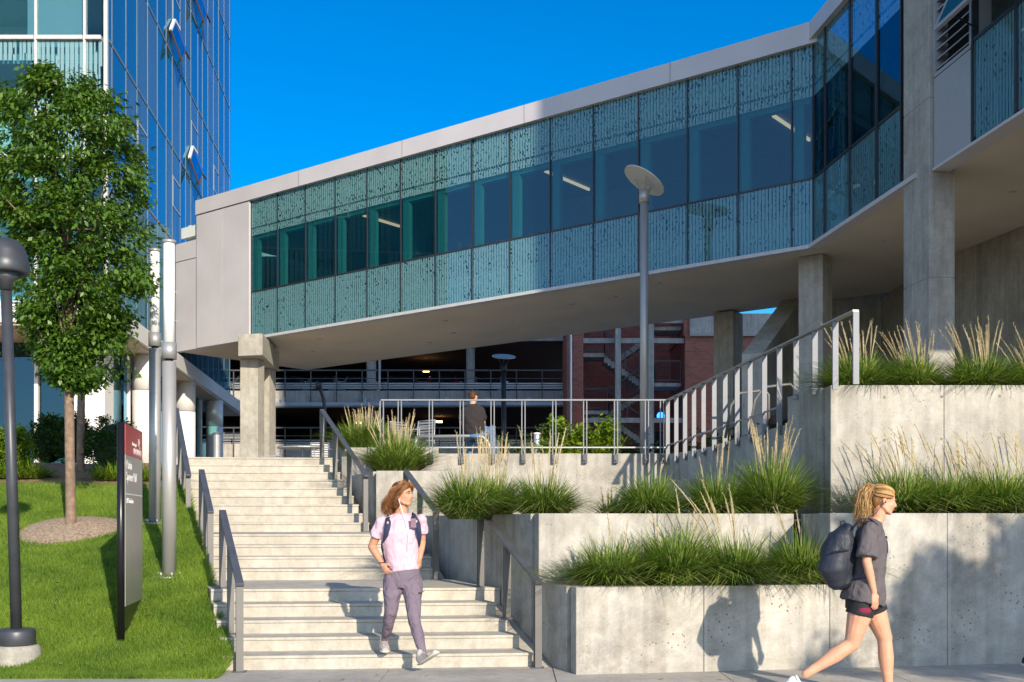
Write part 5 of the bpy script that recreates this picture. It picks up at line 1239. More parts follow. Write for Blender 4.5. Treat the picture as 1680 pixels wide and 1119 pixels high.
def chair(px, Y, label, rot=0, z=2.55, sc_=1.0):
    t = T('patio_chair', (0, 0, 0), label, 'chair', 'silver patio chairs on the terrace')
    mb = MB(); mb.box(-.22, .22, -.22, .22, .43, .455)
    put('seat', mb, M['steel'], t)
    mb = MB()
    for k in range(6): mb.bar((-.2, .22 + .02 * k / 5, .52 + .055 * k), (.2, .22 + .02 * k / 5, .52 + .055 * k), .02, .035)
    put('backrest', mb, M['steel'], t)
    mb = MB()
    for sx in (-1, 1): mb.tube([(sx * .23, -.2, 0), (sx * .23, -.2, .66), (sx * .23, .2, .68), (sx * .22, .25, .84)], .013, 8); mb.tube([(sx * .23, .24, 0), (sx * .23, .2, .45), (sx * .22, .23, .84)], .013, 8)
    mb.tube([(-.22, .25, .84), (.22, .25, .84)], .013, 8)
    put('frame', mb, M['steel'], t, smooth=True); t.location = (at(px, Y), Y, z); t.rotation_euler = (0, 0, rot)
cafe_table(497, 27.5, 'round steel cafe table behind the top step', .62)
chair(528, 27.0, 'patio chair at the round table, right of it by the handrail', .4, 2.5); chair(443, 29, 'patio chair leaning at the foot of the left columns', -1.4, 2.45)
chair(686, 21.6, 'patio chair behind the plume topped clump by the bench', -.7, 2.55); chair(668, 22.0, 'patio chair half hidden behind the tall plumes', .9, 2.55)
t = T('litter_bin', P(881, 735, 24), 'small silver litter bin behind the bright shrubs', 'bin')
x = at(881, 24); mb = MB(); mb.tube([(x, 24, 2.55), (x, 24, 3.28), (x, 24, 3.3)], [.07, .07, .06], 18); put('body', mb, M['silver'], t, smooth=True)
mb = MB(); mb.tube([(x, 24, 3.3), (x, 24, 3.33)], .075, 18); put('lid', mb, M['white'], t)
# chrome bike-rack loop on the ramp
t = T('steel_loop_rack', Vector((3.25, 15.4, 2.6)), 'bent steel tube rack on the ramp behind the railing posts', 'rack')
for k in range(2):
    mb = MB(); y = 15.6 - k * .7; x0 = 3.05 + k * .18; z = 2.6
    mb.tube([(x0 - .1, y, z), (x0 - .02, y, z + .45), (x0 + .1, y, z + .62), (x0 + .45, y, z + .66), (x0 + .5, y, z + .6), (x0 + .5, y, z)], .02, 8); put('tube', mb, M['post'], t, smooth=True)
# ================================================================== PEOPLE
def remesh(o, vox, smooth=4, sub=None, wr=0.0, wscale=.12):
    m = o.modifiers.new('remesh', 'REMESH'); m.mode = 'VOXEL'; m.voxel_size = vox; m.use_smooth_shade = True
    s = o.modifiers.new('smooth', 'SMOOTH'); s.factor = .5; s.iterations = smooth
    if wr:
        tx_ = bpy.data.textures.new('folds', 'CLOUDS'); tx_.noise_scale = wscale; tx_.noise_depth = 1
        d = o.modifiers.new('folds', 'DISPLACE'); d.texture = tx_; d.strength = wr; d.mid_level = .5; d.texture_coords = 'GLOBAL'
    return o
def axes_of(f):
    f = Vector(f).normalized(); u = Vector((0, 0, 1)); u = (u - f * u.dot(f)).normalized(); r = f.cross(u).normalized(); return r, f, u     # r = the person's right
def limb(mb, pts, rad, n=14): mb.tube(pts, rad, n, rounded=True)
def hand(mb, wrist, dirv, palm_n, thumb_dir, L_=.175, curl=.35):
    """palm, four unequal fingers with two bends, thumb leaving the side near the base"""
    w = Vector(wrist); d = Vector(dirv).normalized(); n = Vector(palm_n); n = (n - d * n.dot(d)).normalized(); s = Vector(thumb_dir); s = (s - d * s.dot(d) - n * s.dot(n)).normalized()
    k = L_ / .175
    mb.tube([w, w + d * .03 * k, w + d * .085 * k], [(.024 * k, .019 * k), (.034 * k, .017 * k), (.038 * k, .014 * k)], 14, rounded=True, up=n)
    for i, (o, ln) in enumerate(((.028, .072), (.010, .082), (-.009, .076), (-.027, .060))):
        b = w + d * .078 * k + s * o * k; c = curl * (1 + .12 * i)
        d1 = (d * math.cos(c * .6) + n * math.sin(c * .6)); d2 = (d * math.cos(c * 1.5) + n * math.sin(c * 1.5)); d3 = (d * math.cos(c * 2.4) + n * math.sin(c * 2.4))
        p1 = b + d1 * ln * .45 * k; p2 = p1 + d2 * ln * .32 * k; p3 = p2 + d3 * ln * .25 * k
        mb.tube([b - d * .02 * k, b, p1, p2, p3], [.0095 * k, .0095 * k, .009 * k, .0082 * k, .007 * k], 8, rounded=True)
    b = w + d * .025 * k + s * .026 * k; t1 = (d * .65 + s * .7 + n * .25).normalized(); t2 = (d * .9 + s * .3 + n * .35).normalized()
    mb.tube([b - s * .012 * k, b, b + t1 * .04 * k, b + t1 * .04 * k + t2 * .034 * k], [.012 * k, .013 * k, .011 * k, .008 * k], 8, rounded=True)
def head(mb, c, f, up=None, s=1.0, fem=False):
    r, f, u = axes_of(f)
    if up is not None: u = Vector(up).normalized(); f = (f - u * f.dot(u)).normalized(); r = f.cross(u)
    H = lambda a, b, d: c + (r * a + f * b + u * d) * s
    ax = (r, f, u)
    mb.ball(H(0, -.012, .030), (.075 * s, .096 * s, .088 * s), 22, axes=ax)
    mb.ball(H(0, .020, -.030), (.062 * s, .072 * s, .078 * s), 20, axes=ax)
    mb.ball(H(0, .050, -.078), (.036 * s, .034 * s, .028 * s), 14, axes=ax)
    for sx in (-1, 1):
        mb.tube([H(sx * .056, -.01, -.045), H(sx * .045, .03, -.074), H(sx * .015, .068, -.090)], [.018 * s, .018 * s, .016 * s], 8, rounded=True)
        mb.ball(H(sx * .036, .055, -.022), (.022 * s, .022 * s, .02 * s), 12, axes=ax)
        mb.ball(H(sx * .030, .075, .022), (.026 * s, .012 * s, .008 * s), 10, axes=ax)
        mb.tube([H(sx * .074, -.012, .012), H(sx * .082, -.018, .0), H(sx * .078, -.012, -.022), H(sx * .070, -.004, -.03)], [.012 * s, .014 * s, .011 * s, .008 * s], 8, rounded=True)
    mb.tube([H(0, .082, .018), H(0, .094, -.004), H(0, .108 if not fem else .103, -.022), H(0, .092, -.032)], [.008 * s, .010 * s, .013 * s, .010 * s], 8, rounded=True)
    for sx in (-1, 1): mb.ball(H(sx * .012, .092, -.026), (.008 * s,) * 3, 8)
    mb.tube([H(-.018, .078, -.052), H(0, .088, -.050), H(.018, .078, -.052)], [.006 * s, .008 * s, .006 * s], 8, rounded=True)
    mb.tube([H(-.015, .078, -.062), H(0, .086, -.063), H(.015, .078, -.062)], [.006 * s, .008 * s, .006 * s], 8, rounded=True)
    return H, (r, f, u)
def face_parts(H, ax, parent, s=1.0, brow='hair_brown', closed=False):
    for sx in (-1, 1):
        if not closed:
            mb = MB(); mb.ball(H(sx * .030, .074, .006), (.013 * s, .009 * s, .007 * s), 12, axes=ax); e = put('eye', mb, M['signwhite'], parent, smooth=True)
            mb = MB(); mb.ball(H(sx * .030, .0815, .006), (.0055 * s, .003 * s, .0055 * s), 10, axes=ax); put('iris', mb, M['eye'], e, smooth=True)
        mb = MB(); mb.tube([H(sx * .013, .084, .010), H(sx * .030, .086, .0125), H(sx * .046, .076, .008)], [.0022 * s, .003 * s, .002 * s], 6); put('eyelid', mb, M['eye'], parent)
        mb = MB(); mb.tube([H(sx * .012, .090, .026), H(sx * .030, .090, .030), H(sx * .050, .076, .024)], [.003 * s, .0045 * s, .002 * s], 6); put('eyebrow', mb, plain('eyebrow', (.12, .055, .02), .9), parent)
    mb = MB(); mb.tube([H(-.020, .083, -.056), H(0, .0945, -.0565), H(.020, .083, -.056)], [.003 * s, .0055 * s, .003 * s], 8, rounded=True); put('mouth', mb, M['lip'], parent, smooth=True)
def strands(paths, rad0, name, mat, parent, seed, jitter=.012, n_each=1, wav=.0):
    """ribbon-like tubes of hair along guide paths"""
    r = random.Random(seed); Vs = []; Fs = []; Ts = []
    for g in paths:
        for k in range(n_each):
            j = Vector((r.gauss(0, jitter), r.gauss(0, jitter), r.gauss(0, jitter))); tn = r.random(); ph = r.random() * 6
            pts = []
            m = len(g)
            for i in range(m * 3 - 2):
                a, f = divmod(i, 3); f /= 3; p = g[a].lerp(g[min(a + 1, m - 1)], f); t_ = i / (m * 3 - 3)
                pts.append(p + j * (.4 + t_) + Vector((math.sin(ph + t_ * 14), math.cos(ph * 1.7 + t_ * 12), math.sin(ph * 2 + t_ * 9))) * wav * t_)
            for i, p in enumerate(pts):
                t_ = i / (len(pts) - 1); d = (pts[min(i + 1, len(pts) - 1)] - pts[max(i - 1, 0)]).normalized(); x = d.cross(Vector((.3, .5, .8))).normalized(); y = d.cross(x)
                rr_ = rad0 * (1 - .75 * t_ ** 2)
                for q in range(4): a = q * math.pi / 2; Vs.append(tuple(p + x * rr_ * math.cos(a) + y * rr_ * math.sin(a))); Ts.append(min(1, max(0, tn * .8 + .15 * math.sin(t_ * 5 + ph))))
            b0 = len(Vs) - 4 * len(pts)
            for i in range(len(pts) - 1):
                for q in range(4): q2 = (q + 1) % 4; Fs.append((b0 + 4 * i + q, b0 + 4 * i + q2, b0 + 4 * i + 4 + q2, b0 + 4 * i + 4 + q))
    o0 = WLOC[parent.name]; V = np.array(Vs) - np.array(o0)
    return from_np(name, V, Fs, M[mat], Ts, parent=parent, smooth=True)
def tintfill(o, v):
    at_ = o.data.attributes.new("tint", 'FLOAT', 'POINT'); at_.data.foreach_set('value', [v] * len(o.data.vertices))
def shoe(mb, sole, heel, toe, up=(0, 0, 1), w=.045):
    h = Vector(heel); t_ = Vector(toe); d = (t_ - h); L_ = d.length; d.normalize(); u = Vector(up); u = (u - d * u.dot(d)).normalized()
    f = lambda a, b: h + d * a * L_ + u * b
    mb.tube([f(.06, .055), f(.2, .05), f(.45, .042), f(.72, .034), f(.92, .030)], [(w * .78, .045), (w * .85, .045), (w * .9, .036), (w * 1.05, .028), (w * .75, .022)], 16, rounded=True, up=u)
    mb.tube([f(.14, .06), f(.17, .105)], [(w * .8, .042), (w * .75, .04)], 14, rounded=True, up=d)
    sole.tube([f(.0, .010), f(.3, .010), f(.6, .010), f(.85, .011), f(.99, .016)], [(w * .85, .012), (w * .9, .012), (w * 1.05, .012), (w * 1.1, .012), (w * .7, .010)], 16, rounded=True, up=u)

# ---------------- man in pink coming down the stairs
def PM(px, py, dy=0.0): return P(px, py, 10.95 + dy)
man = T('person', (PM(660, 0).x, 10.95, .1), 'long haired man in a pink t-shirt and grey trousers walking down the stairs', 'person')
Hc = PM(661, 812, .0)
neck0 = PM(658, 842, .02); chest = PM(656, 872, 0); waist = PM(660, 925, .0); pelv = PM(660, 950, .02)
shL, shR = PM(627, 856, .0), PM(690, 853, .04)      # picture-left and picture-right shoulder
elL, wrL = PM(610, 897, .06), PM(627, 925, -.06)
elR, wrR = PM(692, 889, .10), PM(689, 915, .0)
hpL, hpR = PM(645, 955, .0), PM(676, 955, .02)
knL, anL = PM(641, 1005, -.03), PM(631, 1052, .22)
knR, anR = PM(679, 1015, -.14), PM(694, 1074, -.22)
mb = MB()
H, ax = head(mb, Hc, (.90, -.44, .03), s=1.02)
limb(mb, [Hc + Vector((-.01, .02, -.05)), neck0], [.056, .060])
def torso(mb, inf=0.0, hem=0.0):
    mb.tube([neck0 + Vector((0, 0, .0)), PM(658, 853, .02), chest, PM(657, 895), waist + Vector((0, 0, -hem)), pelv + Vector((0, 0, -hem * .6))][:],
            [(.075 + inf, .062 + inf), (.165 + inf, .085 + inf), (.180 + inf, .112 + inf), (.160 + inf, .105 + inf), (.150 + inf, .10 + inf), (.160 + inf, .108 + inf)], 24, up=(0, 1, 0))
torso(mb)
for a, b, c in ((shL, elL, wrL), (shR, elR, wrR)):
    limb(mb, [a, a.lerp(b, .5), b], [.052, .046, .039]); limb(mb, [b, b.lerp(c, .35), c], [.040, .039, .025])
for a, b, c in ((hpL, knL, anL), (hpR, knR, anR)):
    limb(mb, [a, a.lerp(b, .45), b], [.085, .074, .054]); limb(mb, [b, b.lerp(c, .35), c], [.052, .052, .034])
hand(mb, wrL, (PM(634, 938, -.1) - wrL), (.6, .7, 0), (.6, -.6, .4), curl=.7)
hand(mb, wrR, (-.05, -.05, -1), (-1, .3, 0), (0, -1, 0), curl=.5)
body = put('body', mb, M['skin'], man, smooth=True); remesh(body, .0065, 3)
face_parts(H, ax, man, 1.02)
# shirt
mb = MB()
mb.tube([PM(658, 843, .02), PM(658, 849, .02), PM(657, 856, .01), chest, PM(657, 895), PM(659, 918), PM(661, 936)],
        [(.078, .072), (.135, .088), (.186, .105), (.197, .130), (.172, .122), (.162, .118), (.170, .122)], 28)
for a, b, c in ((shL, elL, 0), (shR, elR, 0)):
    e_ = a.lerp(b, .60); mb.tube([a + (a - e_) * .05, a.lerp(e_, .5), e_], [.062, .066, .071], 16, rounded=False)
    mb.ball(a - Vector((0, 0, .004)), .064, 14)
sh_ = put('shirt', mb, M['shirt_pink'], man, smooth=True); remesh(sh_, .009, 3, wr=.022, wscale=.075)
# chest print
mb = MB(); c = PM(678, 858, -.145); mb.box(c.x - .026, c.x + .026, c.y, c.y + .012, c.z - .045, c.z + .045); pr = put('chest_print', mb, plain('print_dark', (.10, .06, .09), .9), sh_)
for k in range(9): text('TEXTTEXT' [:0] or 'NNNNNNN', 0, 0, .012, .8, pr, 'print_line', 'shirt_pink', xa=Vector((1, 0, 0)), na=Vector((0, -1, 0)), org=Vector((c.x - .024, c.y - .0012, c.z + .034 - k * .0098)))
# trousers
mb = MB()
mb.tube([PM(661, 930), PM(661, 945), PM(661, 960, .02)], [(.158, .112), (.170, .122), (.165, .120)], 24)
for a, b, c, m1 in ((hpL, knL, anL, (.02, 0)), (hpR, knR, anR, (0, 0))):
    cuff = b.lerp(c, .90)
    mb.tube([a + Vector((0, 0, .03)), a.lerp(b, .35), a.lerp(b, .75), b, b.lerp(c, .35), b.lerp(c, .7), cuff], [.100, .094, .074, .064, .058, .047, .042], 20, rounded=True)
tr = put('trousers', mb, M['trousers'], man, smooth=True); remesh(tr, .009, 4, wr=.022, wscale=.11)
mb = MB(); c = PM(690, 972, -.095); mb.tube([c + Vector((-.03, -.002, .004)), c + Vector((-.018, -.004, -.009)), c + Vector((.012, 0, .0)), c + Vector((.04, .012, .016))], [.004, .008, .005, .001], 6); put('swoosh_mark', mb, M['black'], tr)
# shoes
mb = MB(); so = MB(); hl = PM(630, 1062, .30); tl = PM(632, 1074, .0); hl.z = .20; tl.z = .165; shoe(mb, so, hl, tl, w=.046)
s1_ = put('shoe', mb, M['shoe'], man, smooth=True); remesh(s1_, .006, 2); put('sole', so, M['sole'], s1_, smooth=True)
mb = MB(); so = MB(); hr_ = P(690, 1091, 10.72); tr_ = P(718, 1073, 10.52); shoe(mb, so, hr_, tr_, up=(-.35, .25, .9), w=.048)
s2_ = put('shoe', mb, M['shoe'], man, smooth=True); remesh(s2_, .006, 2); put('sole', so, M['sole'], s2_, smooth=True)
# hair
mb = MB(); 
mb.ball(H(0, -.025, .048), (.085, .100, .085), 20, axes=ax); mb.ball(H(0, -.075, -.01), (.078, .06, .10), 18, axes=ax); mb.ball(H(-.0, -.10, -.085), (.07, .045, .07), 16, axes=ax)
mb.ball(H(.045, -.055, -.06), (.035, .055, .08), 14, axes=ax); mb.ball(H(-.045, -.055, -.06), (.035, .055, .08), 14, axes=ax)
hb = put('hair', mb, M['hair_brown'], man, smooth=True); remesh(hb, .009, 3, wr=.012, wscale=.03)
gp = []; rr_ = random.Random(2)
for k in range(130):
    a = rr_.uniform(-1.0, 1.0); b = rr_.uniform(-.85, .35); x = .080 * a; s0_ = H(x * .55, .055 * b + .02, .139 - .03 * a * a - .02 * abs(b))
    out = 1 if a > 0 else -1
    s1p = H(x * 1.15 + out * .012, -.03 + b * .05, .07 - .02 * abs(a)); s2p = H(x * 1.2 + out * .018, -.075 + .03 * b, -.02); s3p = H(x * 1.3 + out * .01, -.145 + .03 * b, -.10 + rr_.uniform(-.02, .02)); s4p = H(x * 1.35 + out * .012, -.165 + .07 * rr_.random(), -.150 + rr_.uniform(-.035, .03))
    gp.append([s0_, s1p, s2p, s3p, s4p])
for k in range(26):   # fringe swept off the forehead
    a = rr_.uniform(-1, 1); gp.append([H(.05 * a, .05, .115), H(.065 * a, .075, .085), H(.082 * (1 if a > 0 else -1), .045, .05), H(.086 * (1 if a > 0 else -1), -.0, .01), H(.085 * (1 if a > 0 else -1), -.04, -.06)])
strands(gp, .0027, 'hair_strands', 'hair_brown', man, 3, jitter=.010, n_each=9, wav=.009)
mb = MB(); e0 = H(.078, -.008, -.01); mb.ball(e0, .009, 8); mb.tube([e0, H(.085, .01, -.06), PM(664, 852, -.10), PM(670, 880, -.135), PM(668, 905, -.125)], .0028, 6); put('earphone', mb, M['signwhite'], man, smooth=True)
mb = MB(); mb.tube([wrL + Vector((.03 * math.cos(a), .03 * math.sin(a), .012 + .004 * math.cos(a))) for a in [i * .5236 for i in range(13)]], .004, 6); put('wristband', mb, M['black'], man, smooth=True)
# his backpack
bp_ = T('backpack', PM(657, 880, .25), 'navy backpack worn by the man in pink, its straps over both shoulders', 'backpack')
mb = MB(); mb.tube([PM(652, 856, .23), PM(650, 870, .26), PM(648, 900, .27), PM(650, 922, .24)], [(.11, .05), (.135, .085), (.14, .09), (.12, .06)], 20, rounded=True); o = put('bag', mb, M['navy'], bp_, smooth=True); remesh(o, .012, 3, wr=.02)
for (pts) in ([PM(636, 848, .10), PM(637, 850, -.05), PM(636, 862, -.118), PM(633, 878, -.118), PM(628, 895, -.02), PM(632, 912, .12)], [PM(677, 845, .12), PM(678, 847, -.05), PM(685, 860, -.118), PM(688, 878, -.11), PM(688, 892, -.02), PM(684, 905, .12)]):
    mb = MB(); mb.tube([p for p in pts], [(.012, .03), (.012, .03), (.010, .030), (.010, .026), (.006, .014), (.005, .012)][:len(pts)] if 0 else [(.030, .010), (.030, .010), (.030, .010), (.024, .009), (.012, .006), (.010, .005)], 12, up=(0, 1, 0)); sp_ = put('strap', mb, M['navy'], bp_, smooth=True)
    mb = MB(); q = pts[2].lerp(pts[1], .25) + Vector((0, -.012, 0)); mb.tube([q + Vector((0, 0, .02)), q - Vector((0, 0, .022))], [(.010, .003)] * 2, 8); put('strap_patch', mb, M['pole'], sp_)

# ---------------- woman walking past at the right
def PG(px, py, dy=0.0): return P(px, py, 9.24 + dy)
def legs_and_body(PG, person, skin, headc, f, up, fem=True):
    pass
wo = T('person', (PG(1440, 0).x, 9.24, 0), 'blond woman with a ponytail in a grey t-shirt and black shorts walking right', 'person')
Hg = PG(1450, 822, 0)
mb = MB(); upv = Vector((.20, 0, .98)).normalized(); H, ax = head(mb, Hg, (.96, -.10, -.22), up=upv, s=.98, fem=True)
limb(mb, [Hg + Vector((-.03, 0, -.06)), PG(1441, 850), PG(1434, 862)], [.050, .050, .062])
sg1, sg2 = PG(1427, 868, -.155), PG(1432, 868, .155)
eg1, wg1 = PG(1422, 921, -.21), PG(1434, 972, -.19)
eg2, wg2 = PG(1421, 920, .22), PG(1440, 968, .20)
mb.tube([PG(1433, 857), PG(1430, 866), PG(1427, 885), PG(1428, 910), PG(1425, 945), PG(1418, 972), PG(1419, 990)], [(.06, .06), (.085, .135), (.104, .155), (.100, .14), (.085, .12), (.100, .15), (.100, .15)], 24, up=(0, 1, 0))
for a, b, c in ((sg1, eg1, wg1), (sg2, eg2, wg2)):
    limb(mb, [a, a.lerp(b, .5), b], [.045, .042, .036]); limb(mb, [b, b.lerp(c, .35), c], [.037, .036, .024])
hg1, kg1, ag1 = PG(1416, 985, -.075), PG(1398, 1056, -.07), PG(1322, 1106, -.07)
hg2, kg2, ag2 = PG(1427, 985, .075), PG(1451, 1046, .07), PG(1458, 1134, .07)
for a, b, c in ((hg1, kg1, ag1), (hg2, kg2, ag2)):
    limb(mb, [a, a.lerp(b, .4), a.lerp(b, .8), b], [.100, .096, .073, .063]); limb(mb, [b, b.lerp(c, .15), b.lerp(c, .38), b.lerp(c, .75), c], [.061, .060, .064, .043, .035])
mb.ball(kg2 + Vector((.022, 0, .0)), .045, 12); mb.ball(kg1 + Vector((.015, 0, -.012)), .045, 12)
hand(mb, wg1, PG(1437, 1000, -.20) - wg1, (-.35, .9, 0), (1, -.1, 0), L_=.165, curl=.32)
hand(mb, wg2, (.15, 0, -1), (-.3, -.9, 0), (1, 0, 0), L_=.165, curl=.3)
body = put('body', mb, M['skin2'], wo, smooth=True); remesh(body, .0065, 3); face_parts(H, ax, wo, .98, closed=False)
mb = MB()
mb.tube([PG(1434, 853), PG(1432, 859), PG(1429, 868), PG(1427, 885), PG(1428, 912), PG(1423, 945), PG(1418, 972), PG(1415, 988)], [(.062, .07), (.078, .115), (.100, .16), (.125, .178), (.125, .170), (.135, .175), (.168, .200), (.180, .210)], 28, up=(0, 1, 0))
for a, b in ((sg1, eg1), (sg2, eg2)):
    e_ = a.lerp(b, .88); mb.tube([a + (a - e_) * .04, a.lerp(e_, .5), e_ + Vector((.0, 0, 0))], [.062, .075, .088], 16); mb.ball(a, .062, 14)
o = put('shirt', mb, M['shirt_grey'], wo, smooth=True); remesh(o, .009, 3, wr=.030, wscale=.09); gs = o
mb = MB(); q0, q1 = PG(1455, 905, -.03), PG(1455, 905, .09); mb.ball(PG(1453, 897, .0), (.012, .09, .07), 14); pr = put('shirt_print', mb, plain('print_white', (.75, .70, .72), .8), gs, smooth=True)
mb = MB(); mb.ball(PG(1453.4, 903, -.01), (.0125, .06, .028), 12); put('print_mark', mb, M['maroon'], pr, smooth=True)
mb = MB()
mb.tube([PG(1417, 968), PG(1416, 985), PG(1416, 998)], [(.130, .168), (.140, .174), (.138, .174)], 24, up=(0, 1, 0))
for a, b in ((hg1, kg1), (hg2, kg2)): mb.tube([a, a.lerp(b, .2), a.lerp(b, .34)], [.104, .108, .112], 18)
o = put('shorts', mb, M['shorts'], wo, smooth=True); remesh(o, .009, 2, wr=.012)
mb = MB(); a = PG(1419, 1002, -.175); mb.ball(a + Vector((.0, .005, .0)), (.055, .018, .034), 12); put('shorts_panel', mb, M['maroon'], o, smooth=True)
for (hh, tt, u_) in ((PG(1308, 1109, -.07), PG(1330, 1146, -.05), (-.8, 0, .45)), (PG(1449, 1145, .07), PG(1490, 1145, .05), (0, 0, 1))):
    mb = MB(); so = MB(); shoe(mb, so, hh, tt, up=u_, w=.042); s_ = put('shoe', mb, M['shoe_white'], wo, smooth=True); remesh(s_, .006, 2); put('sole', so, M['signwhite'], s_, smooth=True)
# hair: cap and curly ponytail
mb = MB(); mb.ball(H(0, -.020, .045), (.083, .098, .080), 20, axes=ax); mb.ball(H(0, -.07, .0), (.070, .045, .075), 16, axes=ax); mb.ball(H(0, -.095, .07), (.035, .035, .035), 12, axes=ax)
o = put('hair', mb, M['hair_blond'], wo, smooth=True); tintfill(o, .35); remesh(o, .009, 3, wr=.008, wscale=.03)
rr_ = random.Random(9); gp = []
for k in range(90): a = rr_.uniform(-1, 1); b = rr_.uniform(0, 1); th_ = a * 1.75; q_ = lambda y: H(.088 * math.sin(th_) * math.sqrt(max(.1, 1 - ((y + .02) / .108) ** 2)), y, .045 + .085 * math.cos(th_) * math.sqrt(max(.1, 1 - ((y + .02) / .108) ** 2))); gp.append([q_(.066 - .03 * b), q_(.03), q_(-.01), q_(-.05), q_(-.085), H(.008 * a, -.108, .078)])
strands(gp, .0024, 'hair_strands', 'hair_blond', wo, 5, jitter=.004, n_each=11)
gp = []
for k in range(40):
    sx = rr_.uniform(-1, 1); q = rr_.random()
    gp.append([H(0, -.095, .075), H(.025 * sx, -.135 - .02 * q, .10 - .03 * q), H(.045 * sx, -.155 - .03 * q, .03), H(.045 * sx, -.15 - .035 * q, -.05), H(.04 * sx, -.135 - .03 * q, -.12), H(.02 * sx, -.125 - .02 * q, -.17 - .04 * q)])
strands(gp, .0024, 'ponytail', 'hair_blond', wo, 6, jitter=.020, n_each=30, wav=.014)
mb = MB(); e0 = H(-.082, -.008, -.012); e0 = min((H(-.080, -.008, -.012), H(.080, -.008, -.012)), key=lambda v: v.y); mb.ball(e0, (.012, .010, .014), 10); mb.tube([e0, PG(1437, 842, -.075), PG(1426, 848, -.04)], .0025, 6); put('earphone', mb, M['black'], wo, smooth=True)
bp_ = T('backpack', PG(1380, 910), 'dark slate backpack on the back of the walking woman', 'backpack')
mb = MB(); mb.tube([PG(1388, 870), PG(1382, 882), PG(1376, 905), PG(1373, 932), PG(1380, 948)], [(.06, .10), (.115, .135), (.145, .145), (.145, .145), (.10, .12)], 24, rounded=True, up=(0, 1, 0)); bag = put('bag', mb, M['packgrey'], bp_, smooth=True); remesh(bag, .011, 3, wr=.018, wscale=.08)
mb = MB(); mb.tube([PG(1372, 918, -.05), PG(1367, 935, -.05), PG(1372, 950, -.04)], [(.125, .12), (.128, .12), (.09, .09)], 18, rounded=True); o = put('front_pocket', mb, M['packdark'], bp_, smooth=True); remesh(o, .011, 3, wr=.02)
mb = MB(); mb.tube([PG(1362, 907, -.155), PG(1378, 904, -.168), PG(1392, 903, -.15)], .007, 6); put('zipper', mb, M['black'], o)
mb = MB(); mb.tube([PG(1380, 862), PG(1379, 856), PG(1385, 855), PG(1389, 862)], .009, 6); put('grab_loop', mb, M['black'], bp_)
for dy in (-.11, .11):
    mb = MB(); mb.tube([PG(1398, 868, dy), PG(1412, 851, dy * .95), PG(1427, 851, dy), PG(1440, 862, dy), PG(1450, 885, dy * .9), PG(1448, 915, dy), PG(1425, 948, dy * 1.5), PG(1400, 950, dy)], [(.006, .024), (.006, .026), (.006, .026), (.006, .026), (.006, .022), (.005, .014), (.005, .010), (.005, .010)], 12, up=(0, 1, 0)); put('strap', mb, M['navy'], bp_, smooth=True)
mb = MB(); mb.tube([PG(1454, 880, .02), PG(1455, 898, .06), PG(1451, 922, .03)], .008, 6); put('strap_tail', mb, M['black'], bp_)

# ---------------- man seated on the bench, back to the camera
def PS(px, py, dy=0.0): return P(px, py, 20.95 + dy)
se = T('person', (PS(775, 0).x, 20.95, 2.55), 'short haired man in a black t-shirt and jeans sitting with his back turned', 'person')
mb = MB(); Hs = PS(776, 652, .02); H, ax = head(mb, Hs, (.35, .93, -.10), s=1.05)
limb(mb, [Hs + Vector((0, -.01, -.06)), PS(775, 667)], [.055, .062])
tor = [PS(775, 664), PS(776, 670), PS(777, 684), PS(778, 700), PS(779, 713, .04)]
mb.tube(tor, [(.07, .06), (.17, .09), (.195, .12), (.17, .11), (.175, .13)], 22, up=(0, 1, 0))
eR, wR = PS(793, 692, .06), PS(795, 704, .30); eL, wL = PS(757, 692, .12), PS(762, 700, .32)
for a, b, c in ((PS(790, 674), eR, wR), (PS(762, 674), eL, wL)): limb(mb, [a, b], [.052, .042]); limb(mb, [b, c], [.042, .028])
hand(mb, wR, (-.2, 1, -.2), (0, 0, -1), (-1, 0, 0)); hand(mb, wL, (.2, 1, -.2), (0, 0, -1), (1, 0, 0))
k1, a1 = PS(806, 704, .30), PS(809, 741, .30); k2, a2 = PS(772, 712, .50), PS(773, 744, .5)
for a, b, c in ((PS(787, 713, .08), k1, a1), (PS(771, 713, .08), k2, a2)): limb(mb, [a, b], [.085, .06]); limb(mb, [b, c], [.058, .04])
body = put('body', mb, M['skin'], se, smooth=True); remesh(body, .009, 3); face_parts(H, ax, se, 1.05)
mb = MB(); mb.tube([PS(775, 663)] + tor[1:4] + [PS(779, 710, .03)], [(.085, .075), (.182, .105), (.21, .135), (.19, .13), (.19, .14)], 22)
for a, b in ((PS(790, 674), eR), (PS(762, 674), eL)): e_ = a.lerp(b, .62); mb.tube([a, e_], [.068, .078], 14, rounded=True)
o = put('shirt', mb, M['shirt_dark'], se, smooth=True); remesh(o, .012, 3, wr=.03)
mb = MB(); mb.tube([PS(779, 708, .03), PS(779, 716, .05)], [(.175, .13), (.18, .14)], 20)
for a, b, c in ((PS(787, 711, .06), k1, a1), (PS(771, 712, .08), k2, a2)): mb.tube([a, a.lerp(b, .5), b, b.lerp(c, .5), c], [.115, .105, .095, .075, .065], 16, rounded=True)
o = put('jeans', mb, M['jeans'], se, smooth=True); remesh(o, .012, 3, wr=.03)
mb = MB(); mb.ball(H(0, -.022, .045), (.083, .098, .078), 18, axes=ax); mb.ball(H(0, -.06, .0), (.072, .05, .06), 14, axes=ax); o = put('hair', mb, M['hair_short'], se, smooth=True); tintfill(o, .6); remesh(o, .01, 2, wr=.012, wscale=.02)
for a in (a1, a2):
    mb = MB(); so = MB(); f_ = a + Vector((0, -.06, 0)); f_.z = 2.56; g_ = a + Vector((.02, .2, 0)); g_.z = 2.56; shoe(mb, so, f_, g_); s_ = put('shoe', mb, M['black'], se, smooth=True); remesh(s_, .01, 2)

